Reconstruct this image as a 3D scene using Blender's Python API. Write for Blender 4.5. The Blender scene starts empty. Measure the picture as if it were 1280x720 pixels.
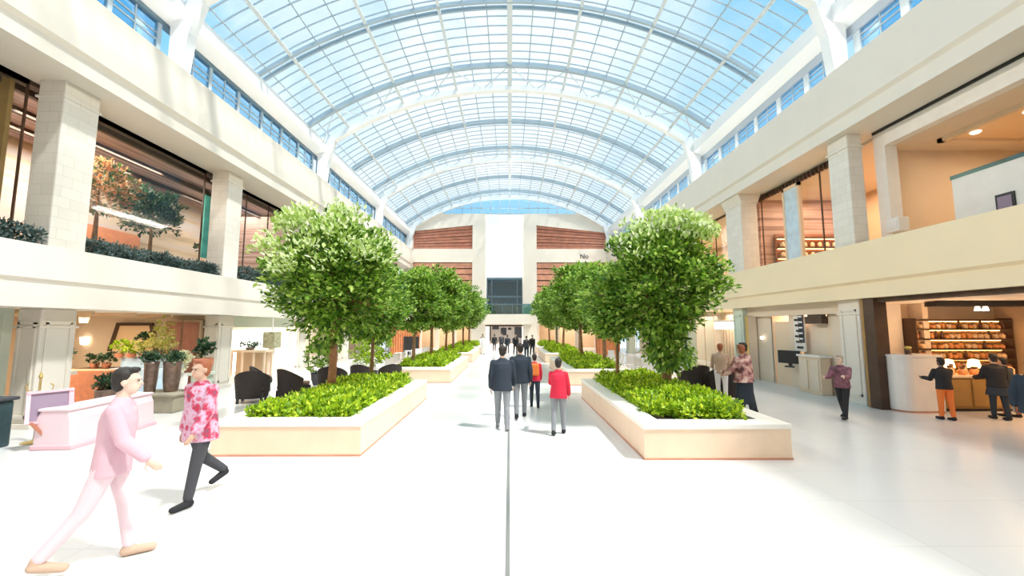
import bpy, math, random
from mathutils import Vector, Matrix, noise
R = math.radians
rnd = random.Random(7)
sc = bpy.context.scene
col = sc.collection

# ---------------------------------------------------------------- camera, sky, sun, exposure
cam_d = bpy.data.cameras.new('camera'); cam = bpy.data.objects.new('camera', cam_d); col.objects.link(cam)
cam_d.sensor_width = 36.0; cam_d.lens = 500/1280*36; cam_d.clip_start = .05; cam_d.clip_end = 500
cam.location = (0, 0, 2.5); cam.rotation_euler = (R(90+5.48), 0, R(-0.34))
sc.camera = cam
SKY = 0.85
SUN = 4.5
EXPOSURE = 0.5
sc.view_settings.view_transform = 'Standard'; sc.view_settings.look = 'None'
sc.view_settings.gamma = 1; sc.view_settings.use_curve_mapping = False
sc.view_settings.exposure = EXPOSURE
sc.cycles.max_bounces = 8; sc.cycles.diffuse_bounces = 5; sc.cycles.transparent_max_bounces = 16
sc.cycles.caustics_reflective = False; sc.cycles.caustics_refractive = False
sc.cycles.sample_clamp_indirect = 6

w = bpy.data.worlds.new('sky'); sc.world = w; w.use_nodes = True
nt = w.node_tree; nt.nodes.clear()
def N(nt, t, **k):
    n = nt.nodes.new(t)
    for a, v in k.items(): setattr(n, a, v)
    return n
out = N(nt, 'ShaderNodeOutputWorld'); bg = N(nt, 'ShaderNodeBackground'); bg.inputs[1].default_value = SKY
tc = N(nt, 'ShaderNodeTexCoord')
sep = N(nt, 'ShaderNodeSeparateXYZ'); nt.links.new(tc.outputs['Generated'], sep.inputs[0])
# blue of a clear sky, thin bright cloud, brightest in the cloud bank above the far end
blue = N(nt, 'ShaderNodeValToRGB')
blue.color_ramp.elements[0].position = 0.0; blue.color_ramp.elements[0].color = (.30, .66, .88, 1)
blue.color_ramp.elements[1].position = 0.8; blue.color_ramp.elements[1].color = (.13, .52, .84, 1)
nt.links.new(sep.outputs['Z'], blue.inputs[0])
dot = N(nt, 'ShaderNodeVectorMath', operation='DOT_PRODUCT'); dot.inputs[1].default_value = Vector((0.0, .93, .40)).normalized()
nt.links.new(tc.outputs['Generated'], dot.inputs[0])
ns = N(nt, 'ShaderNodeTexNoise'); ns.inputs['Scale'].default_value = 3.2; ns.inputs['Detail'].default_value = 5
nt.links.new(tc.outputs['Generated'], ns.inputs['Vector'])
mul = N(nt, 'ShaderNodeMath', operation='MULTIPLY_ADD'); mul.inputs[1].default_value = .55; nt.links.new(ns.outputs['Fac'], mul.inputs[0])
nt.links.new(dot.outputs['Value'], mul.inputs[2])
mr = N(nt, 'ShaderNodeMapRange'); mr.inputs['From Min'].default_value = .98; mr.inputs['From Max'].default_value = 1.30
mr.interpolation_type = 'SMOOTHSTEP'
nt.links.new(mul.outputs[0], mr.inputs['Value'])
mx = N(nt, 'ShaderNodeMix', data_type='RGBA'); mx.inputs['B'].default_value = (.95, 1.0, 1.04, 1)
nt.links.new(mr.outputs[0], mx.inputs['Factor']); nt.links.new(blue.outputs[0], mx.inputs['A'])
nt.links.new(mx.outputs['Result'], bg.inputs[0]); nt.links.new(bg.outputs[0], out.inputs[0])

sd = bpy.data.lights.new('sun', 'SUN'); sd.energy = SUN; sd.angle = R(4.5); sd.color = (1, .965, .90)
sun = bpy.data.objects.new('sun', sd); col.objects.link(sun)
sun.rotation_euler = Vector((.52, -.22, 1)).normalized().to_track_quat('Z', 'Y').to_euler()
def area(name, loc, sx, sy, power, color=(1, .86, .68), rot=(0, 0, 0)):
    d = bpy.data.lights.new(name, 'AREA'); d.shape = 'RECTANGLE'; d.size = sx; d.size_y = sy; d.energy = power; d.color = color
    o = bpy.data.objects.new(name, d); col.objects.link(o); o.location = loc; o.rotation_euler = rot; return o
# fill lights added along both eaves to brighten and warm the hall
for s_ in (-1, 1):
    area('eave_fill', (s_*11.2, 17, 13.0), .25, 50, 2300, (1, .90, .78), (0, R(s_*52), 0))
# lamps in the ceilings of the shops
area('shop_light', (-14.6, 12.6, 2.78), 3.5, 3.0, 170)
area('shop_light', (-15.5, 6.5, 2.78), 3, 2, 60)
area('shop_light', (-14.5, 20, 2.78), 3.5, 3, 120, (1, .93, .85))
area('shop_light', (-14.5, 29, 2.78), 4, 8, 330, (1, .9, .8))
area('shop_light', (15, 10.0, 3.2), 3.5, 3.0, 130, (1, .60, .30))
area('shop_light', (13.6, 17, 3.2), 2.6, 3, 130, (1, .84, .68))
area('shop_light', (14.5, 23, 3.2), 3, 4, 200, (1, .88, .74))
area('shop_light', (14.5, 33, 3.2), 3, 10, 300, (1, .88, .74))
area('shop_light', (-15, 13.8, 8.85), 2.0, 5, 480, (1, .86, .74))
area('shop_light', (-15, 7.3, 8.85), 2.0, 2, 25, (1, .7, .42))
area('shop_light', (-15, 26, 8.85), 2.0, 14, 500, (1, .9, .8))
area('shop_light', (15.4, 10.4, 8.3), 2.0, 2, 80, (1, .76, .5))
area('shop_light', (15, 17, 8.75), 2.5, 4, 220, (1, .72, .5))
area('shop_light', (15, 30, 8.75), 2.5, 16, 500, (1, .85, .7))
area('recess_fill', (-.6, 47.3, 15.3), 3.8, 3.8, 900, (1, 1, 1))  # fill light added to whiten the recess, not a lamp of the building
area('corridor_light', (-.4, 52, 2.7), 4, 10, 500, (1, .95, .88))
for x, s in ((-7.2, 1), (7.2, 1)): area('shop_light', (x, 48, 4.9), 5, 4, 200, (1, .85, .7))

# ---------------------------------------------------------------- materials
MATS = {}
def mat(name, c, rough=.6, metal=0, bump=0, bscale=20, var=0, vscale=3, emit=None, estr=0, spec=.5):
    m = bpy.data.materials.new(name); m.use_nodes = True; t = m.node_tree; b = t.nodes['Principled BSDF']
    b.inputs['Roughness'].default_value = rough; b.inputs['Metallic'].default_value = metal
    b.inputs['Specular IOR Level'].default_value = spec
    b.inputs['Base Color'].default_value = (*c, 1)
    tcn = N(t, 'ShaderNodeTexCoord')
    if var:
        n = N(t, 'ShaderNodeTexNoise'); n.inputs['Scale'].default_value = vscale; n.inputs['Detail'].default_value = 4
        t.links.new(tcn.outputs['Object'], n.inputs['Vector'])
        rp = N(t, 'ShaderNodeValToRGB')
        rp.color_ramp.elements[0].position = .3; rp.color_ramp.elements[1].position = .7
        rp.color_ramp.elements[0].color = (*[max(0, x*(1-var)) for x in c], 1); rp.color_ramp.elements[1].color = (*[min(1, x*(1+var)) for x in c], 1)
        t.links.new(n.outputs['Fac'], rp.inputs[0]); t.links.new(rp.outputs[0], b.inputs['Base Color'])
    if bump:
        n2 = N(t, 'ShaderNodeTexNoise'); n2.inputs['Scale'].default_value = bscale; n2.inputs['Detail'].default_value = 5
        t.links.new(tcn.outputs['Object'], n2.inputs['Vector'])
        bp = N(t, 'ShaderNodeBump'); bp.inputs['Strength'].default_value = bump; bp.inputs['Distance'].default_value = .02
        t.links.new(n2.outputs['Fac'], bp.inputs['Height']); t.links.new(bp.outputs[0], b.inputs['Normal'])
    if emit: b.inputs['Emission Color'].default_value = (*emit, 1); b.inputs['Emission Strength'].default_value = estr
    MATS[name] = m; return m
def glass_mat(name, tint, refl=.08, rough=.02):
    m = bpy.data.materials.new(name); m.use_nodes = True; t = m.node_tree; t.nodes.clear()
    o = N(t, 'ShaderNodeOutputMaterial'); tr = N(t, 'ShaderNodeBsdfTransparent'); tr.inputs[0].default_value = (*tint, 1)
    g = N(t, 'ShaderNodeBsdfGlossy'); g.inputs['Roughness'].default_value = rough
    mxs = N(t, 'ShaderNodeMixShader'); lw = N(t, 'ShaderNodeLayerWeight'); lw.inputs[0].default_value = .3
    mm = N(t, 'ShaderNodeMath', operation='MULTIPLY_ADD'); mm.inputs[1].default_value = .12 if name == 'shop_glass' else .22; mm.inputs[2].default_value = refl
    t.links.new(lw.outputs['Facing'], mm.inputs[0]); t.links.new(mm.outputs[0], mxs.inputs[0])
    t.links.new(tr.outputs[0], mxs.inputs[1]); t.links.new(g.outputs[0], mxs.inputs[2]); t.links.new(mxs.outputs[0], o.inputs[0])
    MATS[name] = m; return m
def leaf_mat(name, cols, trans=.35, rough=.45):
    m = bpy.data.materials.new(name); m.use_nodes = True; t = m.node_tree; b = t.nodes['Principled BSDF']; o = t.nodes['Material Output']
    g = N(t, 'ShaderNodeNewGeometry'); rp = N(t, 'ShaderNodeValToRGB')
    el = rp.color_ramp.elements
    while len(el) < len(cols): el.new(.5)
    for i, c in enumerate(cols): el[i].position = i/(len(cols)-1); el[i].color = (*c, 1)
    t.links.new(g.outputs['Random Per Island'], rp.inputs[0]); t.links.new(rp.outputs[0], b.inputs['Base Color'])
    b.inputs['Roughness'].default_value = rough
    tl = N(t, 'ShaderNodeBsdfTranslucent'); t.links.new(rp.outputs[0], tl.inputs[0])
    ms = N(t, 'ShaderNodeMixShader'); ms.inputs[0].default_value = trans
    t.links.new(b.outputs[0], ms.inputs[1]); t.links.new(tl.outputs[0], ms.inputs[2]); t.links.new(ms.outputs[0], o.inputs[0])
    MATS[name] = m; return m
def brick_mat(name, c1, c2, cm, bw, bh, mortar=.01, rough=.6, bump=.2, axes='XZ', offset=.5, noise_var=.0):
    m = mat(name, c1, rough); t = m.node_tree; b = t.nodes['Principled BSDF']
    tcn = N(t, 'ShaderNodeTexCoord'); s = N(t, 'ShaderNodeSeparateXYZ'); cb = N(t, 'ShaderNodeCombineXYZ')
    t.links.new(tcn.outputs['Object'], s.inputs[0])
    for i, a in enumerate(axes):
        if a == 'S':   # run along both horizontal axes
            ad = N(t, 'ShaderNodeMath', operation='ADD'); t.links.new(s.outputs['X'], ad.inputs[0]); t.links.new(s.outputs['Y'], ad.inputs[1]); t.links.new(ad.outputs[0], cb.inputs[i])
        else: t.links.new(s.outputs[a], cb.inputs[i])
    br = N(t, 'ShaderNodeTexBrick'); br.inputs['Scale'].default_value = 1; br.offset = offset
    br.inputs['Color1'].default_value = (*c1, 1); br.inputs['Color2'].default_value = (*c2, 1); br.inputs['Mortar'].default_value = (*cm, 1)
    br.inputs['Mortar Size'].default_value = mortar; br.inputs['Brick Width'].default_value = bw; br.inputs['Row Height'].default_value = bh
    t.links.new(cb.outputs[0], br.inputs['Vector']); t.links.new(br.outputs['Color'], b.inputs['Base Color'])
    if bump:
        bp = N(t, 'ShaderNodeBump'); bp.inputs['Strength'].default_value = bump; bp.inputs['Distance'].default_value = .02; bp.invert = True
        t.links.new(br.outputs['Fac'], bp.inputs['Height']); t.links.new(bp.outputs[0], b.inputs['Normal'])
    return m

brick_mat('floor', (.74, .73, .715), (.70, .692, .68), (.64, .63, .615), 2.4, 1.2, .008, rough=.22, bump=0, axes='XY', offset=0)
mat('cream', (.74, .68, .60), .7, bump=.05, bscale=60, var=.02, vscale=1)
mat('warm_cream', (.83, .68, .46), .7, bump=.05, bscale=60, var=.02, vscale=1)
mat('soffit', (.80, .73, .63), .8)
brick_mat('stone_block', (.75, .70, .63), (.70, .65, .58), (.60, .55, .48), .5, .28, .006, .75, .25, 'SZ')
mat('joint', (.20, .20, .19), .6)
mat('white_steel', (.85, .86, .87), .4)
mat('grey_steel', (.36, .45, .52), .4)
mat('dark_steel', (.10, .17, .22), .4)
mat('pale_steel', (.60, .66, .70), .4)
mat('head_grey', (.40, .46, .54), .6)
mat('planter_stone', (.80, .60, .44), .55, bump=.05, bscale=80, var=.03)
mat('planter_cap', (.84, .79, .72), .5, bump=.04, bscale=80, var=.03)
mat('soil', (.035, .022, .015), .95, bump=.8, bscale=30, var=.4, vscale=12)
mat('bark', (.26, .14, .07), .85, bump=.7, bscale=25, var=.3, vscale=10)
mat('trunk_red', (.34, .15, .07), .8, bump=.5, bscale=25, var=.25, vscale=10)
leaf_mat('leaf_tree', [(.035, .10, .012), (.12, .27, .02), (.27, .45, .04), (.56, .70, .18)])
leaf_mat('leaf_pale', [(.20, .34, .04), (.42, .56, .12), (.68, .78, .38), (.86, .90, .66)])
leaf_mat('leaf_hedge', [(.09, .20, .01), (.24, .42, .015), (.46, .64, .02), (.70, .80, .06)])
leaf_mat('leaf_dark', [(.01, .035, .02), (.03, .07, .035), (.06, .13, .06), (.10, .20, .07)])
leaf_mat('leaf_bluegreen', [(.03, .06, .055), (.06, .11, .10), (.11, .17, .16), (.18, .24, .23)])
leaf_mat('leaf_orange', [(.05, .10, .02), (.10, .16, .04), (.62, .26, .10), (.75, .40, .20)])
leaf_mat('leaf_yellow', [(.30, .40, .05), (.55, .55, .10), (.75, .66, .25), (.85, .80, .55)])
leaf_mat('flower_white', [(.75, .7, .55), (.85, .82, .72), (.8, .75, .45), (.4, .5, .2)])
glass_mat('roof_glass', (.93, .975, .99), .02)
glass_mat('clear_glass', (.90, .95, .95), .04)
glass_mat('shop_glass', (.95, .98, .98), .0, .06)
glass_mat('blue_glass', (.62, .84, .97), .08)
glass_mat('green_glass', (.45, .68, .66), .12)
mat('brown_wood', (.40, .15, .09), .5, bump=.3, bscale=12, var=.2, vscale=2)
mat('brown_wood_light', (.55, .25, .16), .5, var=.2, vscale=2)
mat('dark_brown', (.07, .035, .02), .5, var=.2)
mat('black', (.015, .015, .017), .5)
mat('black_soft', (.025, .018, .016), .75, bump=.3, bscale=60)
mat('tan_wall', (.60, .43, .28), .8, var=.06, vscale=.7)
mat('tan_light', (.74, .58, .42), .8, var=.04, vscale=.7)
mat('beige_wall', (.72, .60, .48), .8, var=.03, vscale=.7)
mat('ochre', (.35, .20, .06), .7, var=.06)
mat('shop_white', (.80, .76, .72), .5, var=.03)
mat('pale_green', (.60, .66, .56), .6)
mat('terracotta', (.66, .25, .13), .7, var=.12, vscale=6)
mat('orange_panel', (.75, .25, .08), .6, var=.2)
mat('kiosk_teal', (.035, .07, .08), .5, var=.3)
mat('pale_blue', (.52, .66, .78), .5, var=.12)
mat('olive', (.40, .38, .24), .6, var=.35, vscale=7)
mat('pink', (.74, .46, .52), .5)
mat('pink_white', (.76, .58, .63), .5)
mat('mauve', (.28, .21, .29), .6)
mat('bronze', (.22, .15, .12), .35, .5, var=.3, vscale=8)
mat('plinth_stone', (.33, .29, .22), .8, bump=.3, bscale=30, var=.12)
mat('gold', (.75, .55, .22), .35, .8)
mat('skin', (.62, .40, .29), .55)
mat('skin_deep', (.22, .12, .08), .55)
mat('skin_pale', (.72, .52, .42), .55)
mat('hair_dark', (.02, .014, .011), .6)
mat('hair_auburn', (.34, .10, .04), .6)
mat('hair_grey', (.35, .30, .25), .6)
mat('navy', (.022, .032, .05), .85)
mat('grey_cloth', (.24, .25, .27), .85)
mat('charcoal', (.06, .06, .07), .85)
mat('red_cloth', (.62, .015, .05), .8)
mat('orange_cloth', (.80, .20, .04), .8)
mat('white_cloth', (.82, .80, .80), .85)
mat('black_cloth', (.018, .018, .022), .85)
mat('mauve_cloth', (.22, .09, .12), .85, var=.5, vscale=9)
mat('pink_cloth', (.68, .42, .49), .85, var=.06)
mat('tan_cloth', (.55, .38, .28), .85)
mat('lamp_glow', (1, .9, .75), .5, emit=(1, .88, .7), estr=2.5)
mat('lamp_amber', (1, .7, .4), .5, emit=(1, .55, .22), estr=5)
mat('lamp_white', (1, 1, 1), .5, emit=(1, .97, .93), estr=3)
mat('jar_amber', (.85, .36, .12), .35, var=.2, vscale=3)
mat('jar_cream', (.9, .62, .36), .35)
mat('jar_dark', (.12, .05, .03), .35)
def banded(name, cols, axis='Z', scale=2.0, rough=.5, wob=.3):
    m = mat(name, cols[0], rough); t = m.node_tree; b = t.nodes['Principled BSDF']
    tcn = N(t, 'ShaderNodeTexCoord'); mp = N(t, 'ShaderNodeMapping'); s = {'X': (scale, .15, .15), 'Y': (.15, scale, .15), 'Z': (.12, .12, scale)}[axis]
    mp.inputs['Scale'].default_value = s; n = N(t, 'ShaderNodeTexNoise'); n.inputs['Scale'].default_value = 1.6; n.inputs['Detail'].default_value = 3
    t.links.new(tcn.outputs['Object'], mp.inputs[0]); t.links.new(mp.outputs[0], n.inputs['Vector'])
    rp = N(t, 'ShaderNodeValToRGB'); el = rp.color_ramp.elements
    while len(el) < len(cols): el.new(.5)
    for i, c in enumerate(cols): el[i].position = .3+.4*i/(len(cols)-1); el[i].color = (*c, 1)
    t.links.new(n.outputs['Fac'], rp.inputs[0]); t.links.new(rp.outputs[0], b.inputs['Base Color']); return m
banded('plank_ceiling', [(.16, .10, .10), (.36, .24, .24), (.52, .36, .34), (.30, .20, .21)], 'X', 3.0, .35)
banded('brick_streak', [(.22, .12, .10), (.45, .28, .24), (.58, .40, .34), (.30, .17, .14)], 'Z', 4)
banded('mural_wall', [(.40, .30, .20), (.62, .48, .34), (.55, .50, .50), (.70, .52, .38)], 'Z', 1.2, .6)
def floral():
    m = mat('floral', (.8, .5, .6), .85); t = m.node_tree; b = t.nodes['Principled BSDF']
    tcn = N(t, 'ShaderNodeTexCoord'); n = N(t, 'ShaderNodeTexNoise'); n.inputs['Scale'].default_value = 9; n.inputs['Detail'].default_value = 4
    t.links.new(tcn.outputs['Object'], n.inputs['Vector']); rp = N(t, 'ShaderNodeValToRGB'); el = rp.color_ramp.elements
    cs = [(.20, .10, .16), (.60, .03, .08), (.62, .30, .42), (.68, .48, .62), (.60, .12, .20)]; ps = [.28, .40, .47, .56, .68]
    while len(el) < 5: el.new(.5)
    for i in range(5): el[i].position = ps[i]; el[i].color = (*cs[i], 1)
    t.links.new(n.outputs['Fac'], rp.inputs[0]); t.links.new(rp.outputs[0], b.inputs['Base Color'])
floral()
def plaid():
    m = mat('plaid', (.45, .25, .24), .85); t = m.node_tree; b = t.nodes['Principled BSDF']
    tcn = N(t, 'ShaderNodeTexCoord'); n = N(t, 'ShaderNodeTexNoise'); n.inputs['Scale'].default_value = 8; n.inputs['Detail'].default_value = 3
    t.links.new(tcn.outputs['Object'], n.inputs['Vector']); rp = N(t, 'ShaderNodeValToRGB'); el = rp.color_ramp.elements
    cs = [(.10, .04, .04), (.40, .17, .17), (.55, .30, .28), (.75, .55, .48)]; ps = [.36, .45, .54, .64]
    while len(el) < 4: el.new(.5)
    for i in range(4): el[i].position = ps[i]; el[i].color = (*cs[i], 1)
    t.links.new(n.outputs['Fac'], rp.inputs[0]); t.links.new(rp.outputs[0], b.inputs['Base Color'])
plaid()

# ---------------------------------------------------------------- mesh helpers
class MB:
    def __init__(s): s.v = []; s.f = []
    def add(s, vs, fs):
        n = len(s.v); s.v += [tuple(v) for v in vs]; s.f += [tuple(i+n for i in f) for f in fs]; return s
    def box(s, x0, x1, y0, y1, z0, z1):
        return s.add([(x0,y0,z0),(x1,y0,z0),(x1,y1,z0),(x0,y1,z0),(x0,y0,z1),(x1,y0,z1),(x1,y1,z1),(x0,y1,z1)],
                     [(0,3,2,1),(4,5,6,7),(0,1,5,4),(1,2,6,5),(2,3,7,6),(3,0,4,7)])
    def prism(s, pts, y0, y1, axis='Y'):   # outline in the XZ plane pulled along Y (axis Z: outline XY pulled along Z; axis X: outline YZ along X)
        n = len(pts)
        P = {'Y': lambda p, t: (p[0], t, p[1]), 'Z': lambda p, t: (p[0], p[1], t), 'X': lambda p, t: (t, p[0], p[1])}[axis]
        return s.add([P(p, y0) for p in pts]+[P(p, y1) for p in pts],
                     [tuple(range(n))[::-1], tuple(range(n, 2*n))]+[(i, (i+1) % n, n+(i+1) % n, n+i) for i in range(n)])
    def bar(s, a, b, wd, ht=None, up=(0, 0, 1)):
        a, b = Vector(a), Vector(b); d = (b-a).normalized(); u = Vector(up); sd_ = d.cross(u)
        if sd_.length < 1e-3: sd_ = d.cross(Vector((1, 0, 0)))
        sd_.normalize(); u = sd_.cross(d); ht = ht or wd; q = []
        for p in (a, b):
            for i, j in ((-1,-1),(1,-1),(1,1),(-1,1)): q.append(p+sd_*wd/2*i+u*ht/2*j)
        return s.add(q, [(0,1,2,3),(7,6,5,4),(0,4,5,1),(1,5,6,2),(2,6,7,3),(3,7,4,0)])
    def tube(s, pts, rad, n=8):
        pts = [Vector(p) for p in pts]; rad = rad if isinstance(rad, (list, tuple)) else [rad]*len(pts)
        vs = []
        for i, p in enumerate(pts):
            d = (pts[min(i+1, len(pts)-1)]-pts[max(i-1, 0)]).normalized()
            a = d.cross(Vector((0, 0, 1)) if abs(d.z) < .9 else Vector((1, 0, 0))).normalized(); b = d.cross(a)
            vs += [p+(a*math.cos(2*math.pi*k/n)+b*math.sin(2*math.pi*k/n))*rad[i] for k in range(n)]
        fs = [(i*n+k, i*n+(k+1) % n, (i+1)*n+(k+1) % n, (i+1)*n+k) for i in range(len(pts)-1) for k in range(n)]
        fs += [tuple(range(n))[::-1], tuple(range((len(pts)-1)*n, len(pts)*n))]
        return s.add(vs, fs)
    def lathe(s, prof, c=(0, 0, 0), n=20, sx=1, sy=1):
        vs = [(c[0]+r*sx*math.cos(2*math.pi*k/n), c[1]+r*sy*math.sin(2*math.pi*k/n), c[2]+z) for r, z in prof for k in range(n)]
        fs = [(i*n+k, i*n+(k+1) % n, (i+1)*n+(k+1) % n, (i+1)*n+k) for i in range(len(prof)-1) for k in range(n)]
        fs += [tuple(range(n))[::-1], tuple(range((len(prof)-1)*n, len(prof)*n))]
        return s.add(vs, fs)
    def ell(s, c, rx, ry, rz, n=14, m=8):
        pr = [(math.sin(math.pi*i/m), -math.cos(math.pi*i/m)) for i in range(m+1)]
        pr[0] = (.02, -1); pr[-1] = (.02, 1)
        return s.add([(c[0]+r*rx*math.cos(2*math.pi*k/n), c[1]+r*ry*math.sin(2*math.pi*k/n), c[2]+z*rz) for r, z in pr for k in range(n)],
                     [(i*n+k, i*n+(k+1) % n, (i+1)*n+(k+1) % n, (i+1)*n+k) for i in range(m) for k in range(n)]+[tuple(range(n))[::-1], tuple(range(m*n, m*n+n))])
    def build(s, name, m, parent=None, bevel=0, smooth=False, rev=None):
        me = bpy.data.meshes.new(name); me.from_pydata(s.v, [], s.f); me.update()
        o = bpy.data.objects.new(name, me); col.objects.link(o)
        if m: me.materials.append(MATS[m])
        if parent is not None: o.parent = parent
        if bevel: b = o.modifiers.new('bevel', 'BEVEL'); b.width = bevel; b.segments = 2; b.limit_method = 'ANGLE'
        if smooth: me.shade_smooth()
        return o
def empty(name, loc=(0, 0, 0), rz=0):
    o = bpy.data.objects.new(name, None); col.objects.link(o); o.location = loc; o.rotation_euler = (0, 0, rz); return o
def tag(o, label=None, cat=None, group=None, kind=None):
    if label: o['label'] = label
    if cat: o['category'] = cat
    if group: o['group'] = group
    if kind: o['kind'] = kind
    return o
def struct(mb, name, m, parent=None, bevel=0, label=None):
    o = mb.build(name, m, parent, bevel)
    if parent is None: o['kind'] = 'structure'
    if label: o['label'] = label
    return o
def copy_tree(o, parent=None):
    c = o.copy(); col.objects.link(c)
    if parent is not None: c.parent = parent
    for ch in list(o.children): copy_tree(ch, c)
    return c
def B(*a): return MB().box(*a)

# ================================================================ STRUCTURE
struct(B(-20.5, 20.5, -11, 66, -.2, 0), 'floor', 'floor')
struct(B(-.045, .005, -2, 44, 0, .004), 'trim_1', 'joint')          # thin metal joint strip down the middle of the floor
struct(B(-20.5, 20.5, -11.3, -11, 0, 19), 'wall_back', 'cream')  # unseen end wall, added to keep sky light out behind the camera
L_BOT, L_TOP = 2.95, 4.42
R_BOT, R_TOP = 3.38, 5.12
Y0, Y1 = -11, 45
# upper walkway slabs with stepped fascias
struct(MB().prism([(-11.0, 3.62), (-11.0, L_TOP), (-11.25, L_TOP), (-11.25, 4.3), (-20.5, 4.3), (-20.5, L_BOT), (-11.06, L_BOT), (-11.06, 3.56)], Y0, Y1), 'wall_left', 'cream')
struct(MB().prism([(11.0, 3.92), (11.0, R_TOP), (11.25, R_TOP), (11.25, 4.9), (20.5, 4.9), (20.5, R_BOT), (11.10, R_BOT), (11.10, 3.84)], Y0, Y1), 'wall_right', 'warm_cream')
for s, n in ((-1, 'left'), (1, 'right')):
    o = struct(MB().prism([(s*11.0, 9.55), (s*11.0, 11.15), (s*11.9, 11.15), (s*11.9, 9.9), (s*20.5, 9.9), (s*20.5, 9.05), (s*12.9, 9.05), (s*12.9, 9.0), (s*11.12, 9.0), (s*11.12, 9.45)], Y0, Y1), 'wall_upper_'+n, 'cream')
    struct(B(min(s*20.3, s*20.5), max(s*20.3, s*20.5), Y0, Y1, 0, 11), 'wall_outer_'+n, 'tan_wall')
    # eave beam above the clerestory
    struct(MB().prism([(s*11.25, 13.1), (s*11.25, 13.7), (s*11.8, 13.95), (s*12.1, 13.95), (s*12.1, 12.9), (s*11.8, 12.9)], Y0, Y1), 'eave_beam', 'white_steel')
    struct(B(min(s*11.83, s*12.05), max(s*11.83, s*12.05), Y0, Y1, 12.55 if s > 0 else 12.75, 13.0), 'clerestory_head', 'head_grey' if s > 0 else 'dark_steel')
    # roof terrace behind the clerestory
    struct(B(min(s*12.0, s*20.5), max(s*12.0, s*20.5), Y0, Y1, 9.9, 10.0), 'roof_slab', 'grey_steel')

# columns
def column(x0, x1, y0, y1, z0, z1, m='stone_block', capital=False):
    o = struct(B(x0, x1, y0, y1, z0, z1), 'column', m, bevel=.03)
    c = MB(); c.box(x0-.05, x1+.05, y0-.05, y1+.05, z0, z0+.12); c.box(x0-.04, x1+.04, y0-.04, y1+.04, z1-.5, z1-.44)
    if capital: c.prism([(x0-.18, z1), (x0-.0, z1-.45), (x1, z1-.45), (x1+.18, z1)], y0-.1, y1+.1)
    c.build('column_base', m, o, bevel=.01); return o
YL = [4.3, 10.55, 16.75, 22.95, 29.15, 35.35, 41.5]
YR = [7.0, 13.35, 19.9, 26.2, 32.5, 38.8]
for y in YL:
    column(-12.45, -11.75, y-.45, y+.45, 4.3, 9.02)
    o = column(-12.35, -11.75, y-.42, y+.42, 0, L_BOT, 'cream')
    m = MB()
    for a, b, c, d in ((-.3, .3, 2.55, 2.62), (-.3, .3, .25, .32), (-.3, -.25, .25, 2.6), (.25, .3, .25, 2.6)): m.box(-11.76, -11.72, y+a, y+b, c, d)
    for a, b, c, d in ((-12.28, -11.82, 2.55, 2.62), (-12.28, -11.82, .25, .32), (-12.28, -12.22, .25, 2.6), (-11.88, -11.82, .25, 2.6)): m.box(a, b, y-.46, y-.42, c, d)
    m.build('column_panel', 'cream', o)
for i, y in enumerate(YR):
    big = i >= 2
    column(11.4, 12.2 if big else 11.9, y-(.7 if big else .42), y+(.7 if big else .42), 4.9, 9.02, 'stone_block', capital=big)
    o = column(11.35, 12.0, y-.42, y+.42, 0, R_BOT, 'cream' if i < 2 else 'pale_green')
    m = MB()
    for a, b, c, d in ((-.3, .3, 3.0, 3.07), (-.3, .3, .25, .32), (-.3, -.25, .25, 3.05), (.25, .3, .25, 3.05)): m.box(11.32, 11.36, y+a, y+b, c, d)
    m.build('column_panel', 'cream' if i < 2 else 'pale_green', o)

# ---------------- vaulted glass roof
SPX, SPZ, APZ = 11.55, 13.75, 17.55
RR = (SPX**2+(APZ-SPZ)**2)/(2*(APZ-SPZ)); ZC = APZ-RR
def az(x, off=0): return ZC+math.sqrt((RR+off)**2-x*x)
def arc_pts(y, off=0, n=36, x0=-SPX, x1=SPX): return [Vector((x0+(x1-x0)*i/n, y, az(x0+(x1-x0)*i/n, off))) for i in range(n+1)]
def arc_beam(mb, y, wy, ht, off=0, n=32):
    vs = []
    for i in range(n+1):
        x = -SPX+2*SPX*i/n; d = Vector((x, 0, az(x)-ZC)).normalized()
        for a, b in ((-1, 0), (1, 0), (1, -1), (-1, -1)):
            p = Vector((0, 0, ZC))+d*(RR+off+b*ht); vs.append((p.x, y+a*wy/2, p.z))
    fs = [(i*4+k, i*4+(k+1) % 4, (i+1)*4+(k+1) % 4, (i+1)*4+k) for i in range(n) for k in range(4)]+[(0, 1, 2, 3), (n*4+3, n*4+2, n*4+1, n*4)]
    mb.add(vs, fs)
RIBS = [-8, 2.5, 13.1, 23.7, 34.3, 44.9]
for y in RIBS:
    m = MB(); arc_beam(m, y, .34, .34, -.10)
    o = struct(m, 'roof_rib', 'white_steel')
    g = MB()
    for s in (-1, 1):   # each rib comes down on a splayed white foot on the parapet
        g.prism([(s*11.65, 11.1), (s*11.2, 11.1), (s*11.05, 12.6), (s*10.7, 13.75), (s*10.9, 14.15), (s*11.7, 13.95)], y-.19, y+.19)
    g.build('rib_foot', 'white_steel', o)
for y in [RIBS[i]-2.15 for i in range(2, 6)]+[.3]:
    m = MB(); arc_beam(m, y, .20, .26, -.04); struct(m, 'roof_rib', 'grey_steel')
    m = MB(); xs = [-SPX+SPX*2*i/14 for i in range(15)]     # flat lattice between the two ribs
    for i in range(14):
        a, b = xs[i], xs[i+1]; za, zb = az(a, -.2), az(b, -.2)
        if i % 2: m.bar((a, y, za), (b, y+2.15, zb), .05)
        else: m.bar((a, y+2.15, za), (b, y, zb), .05)
    arc_beam(m, y+.75, .06, .06, -.12); arc_beam(m, y+1.45, .06, .06, -.12)
    struct(m, 'roof_bracing', 'pale_steel')
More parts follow.
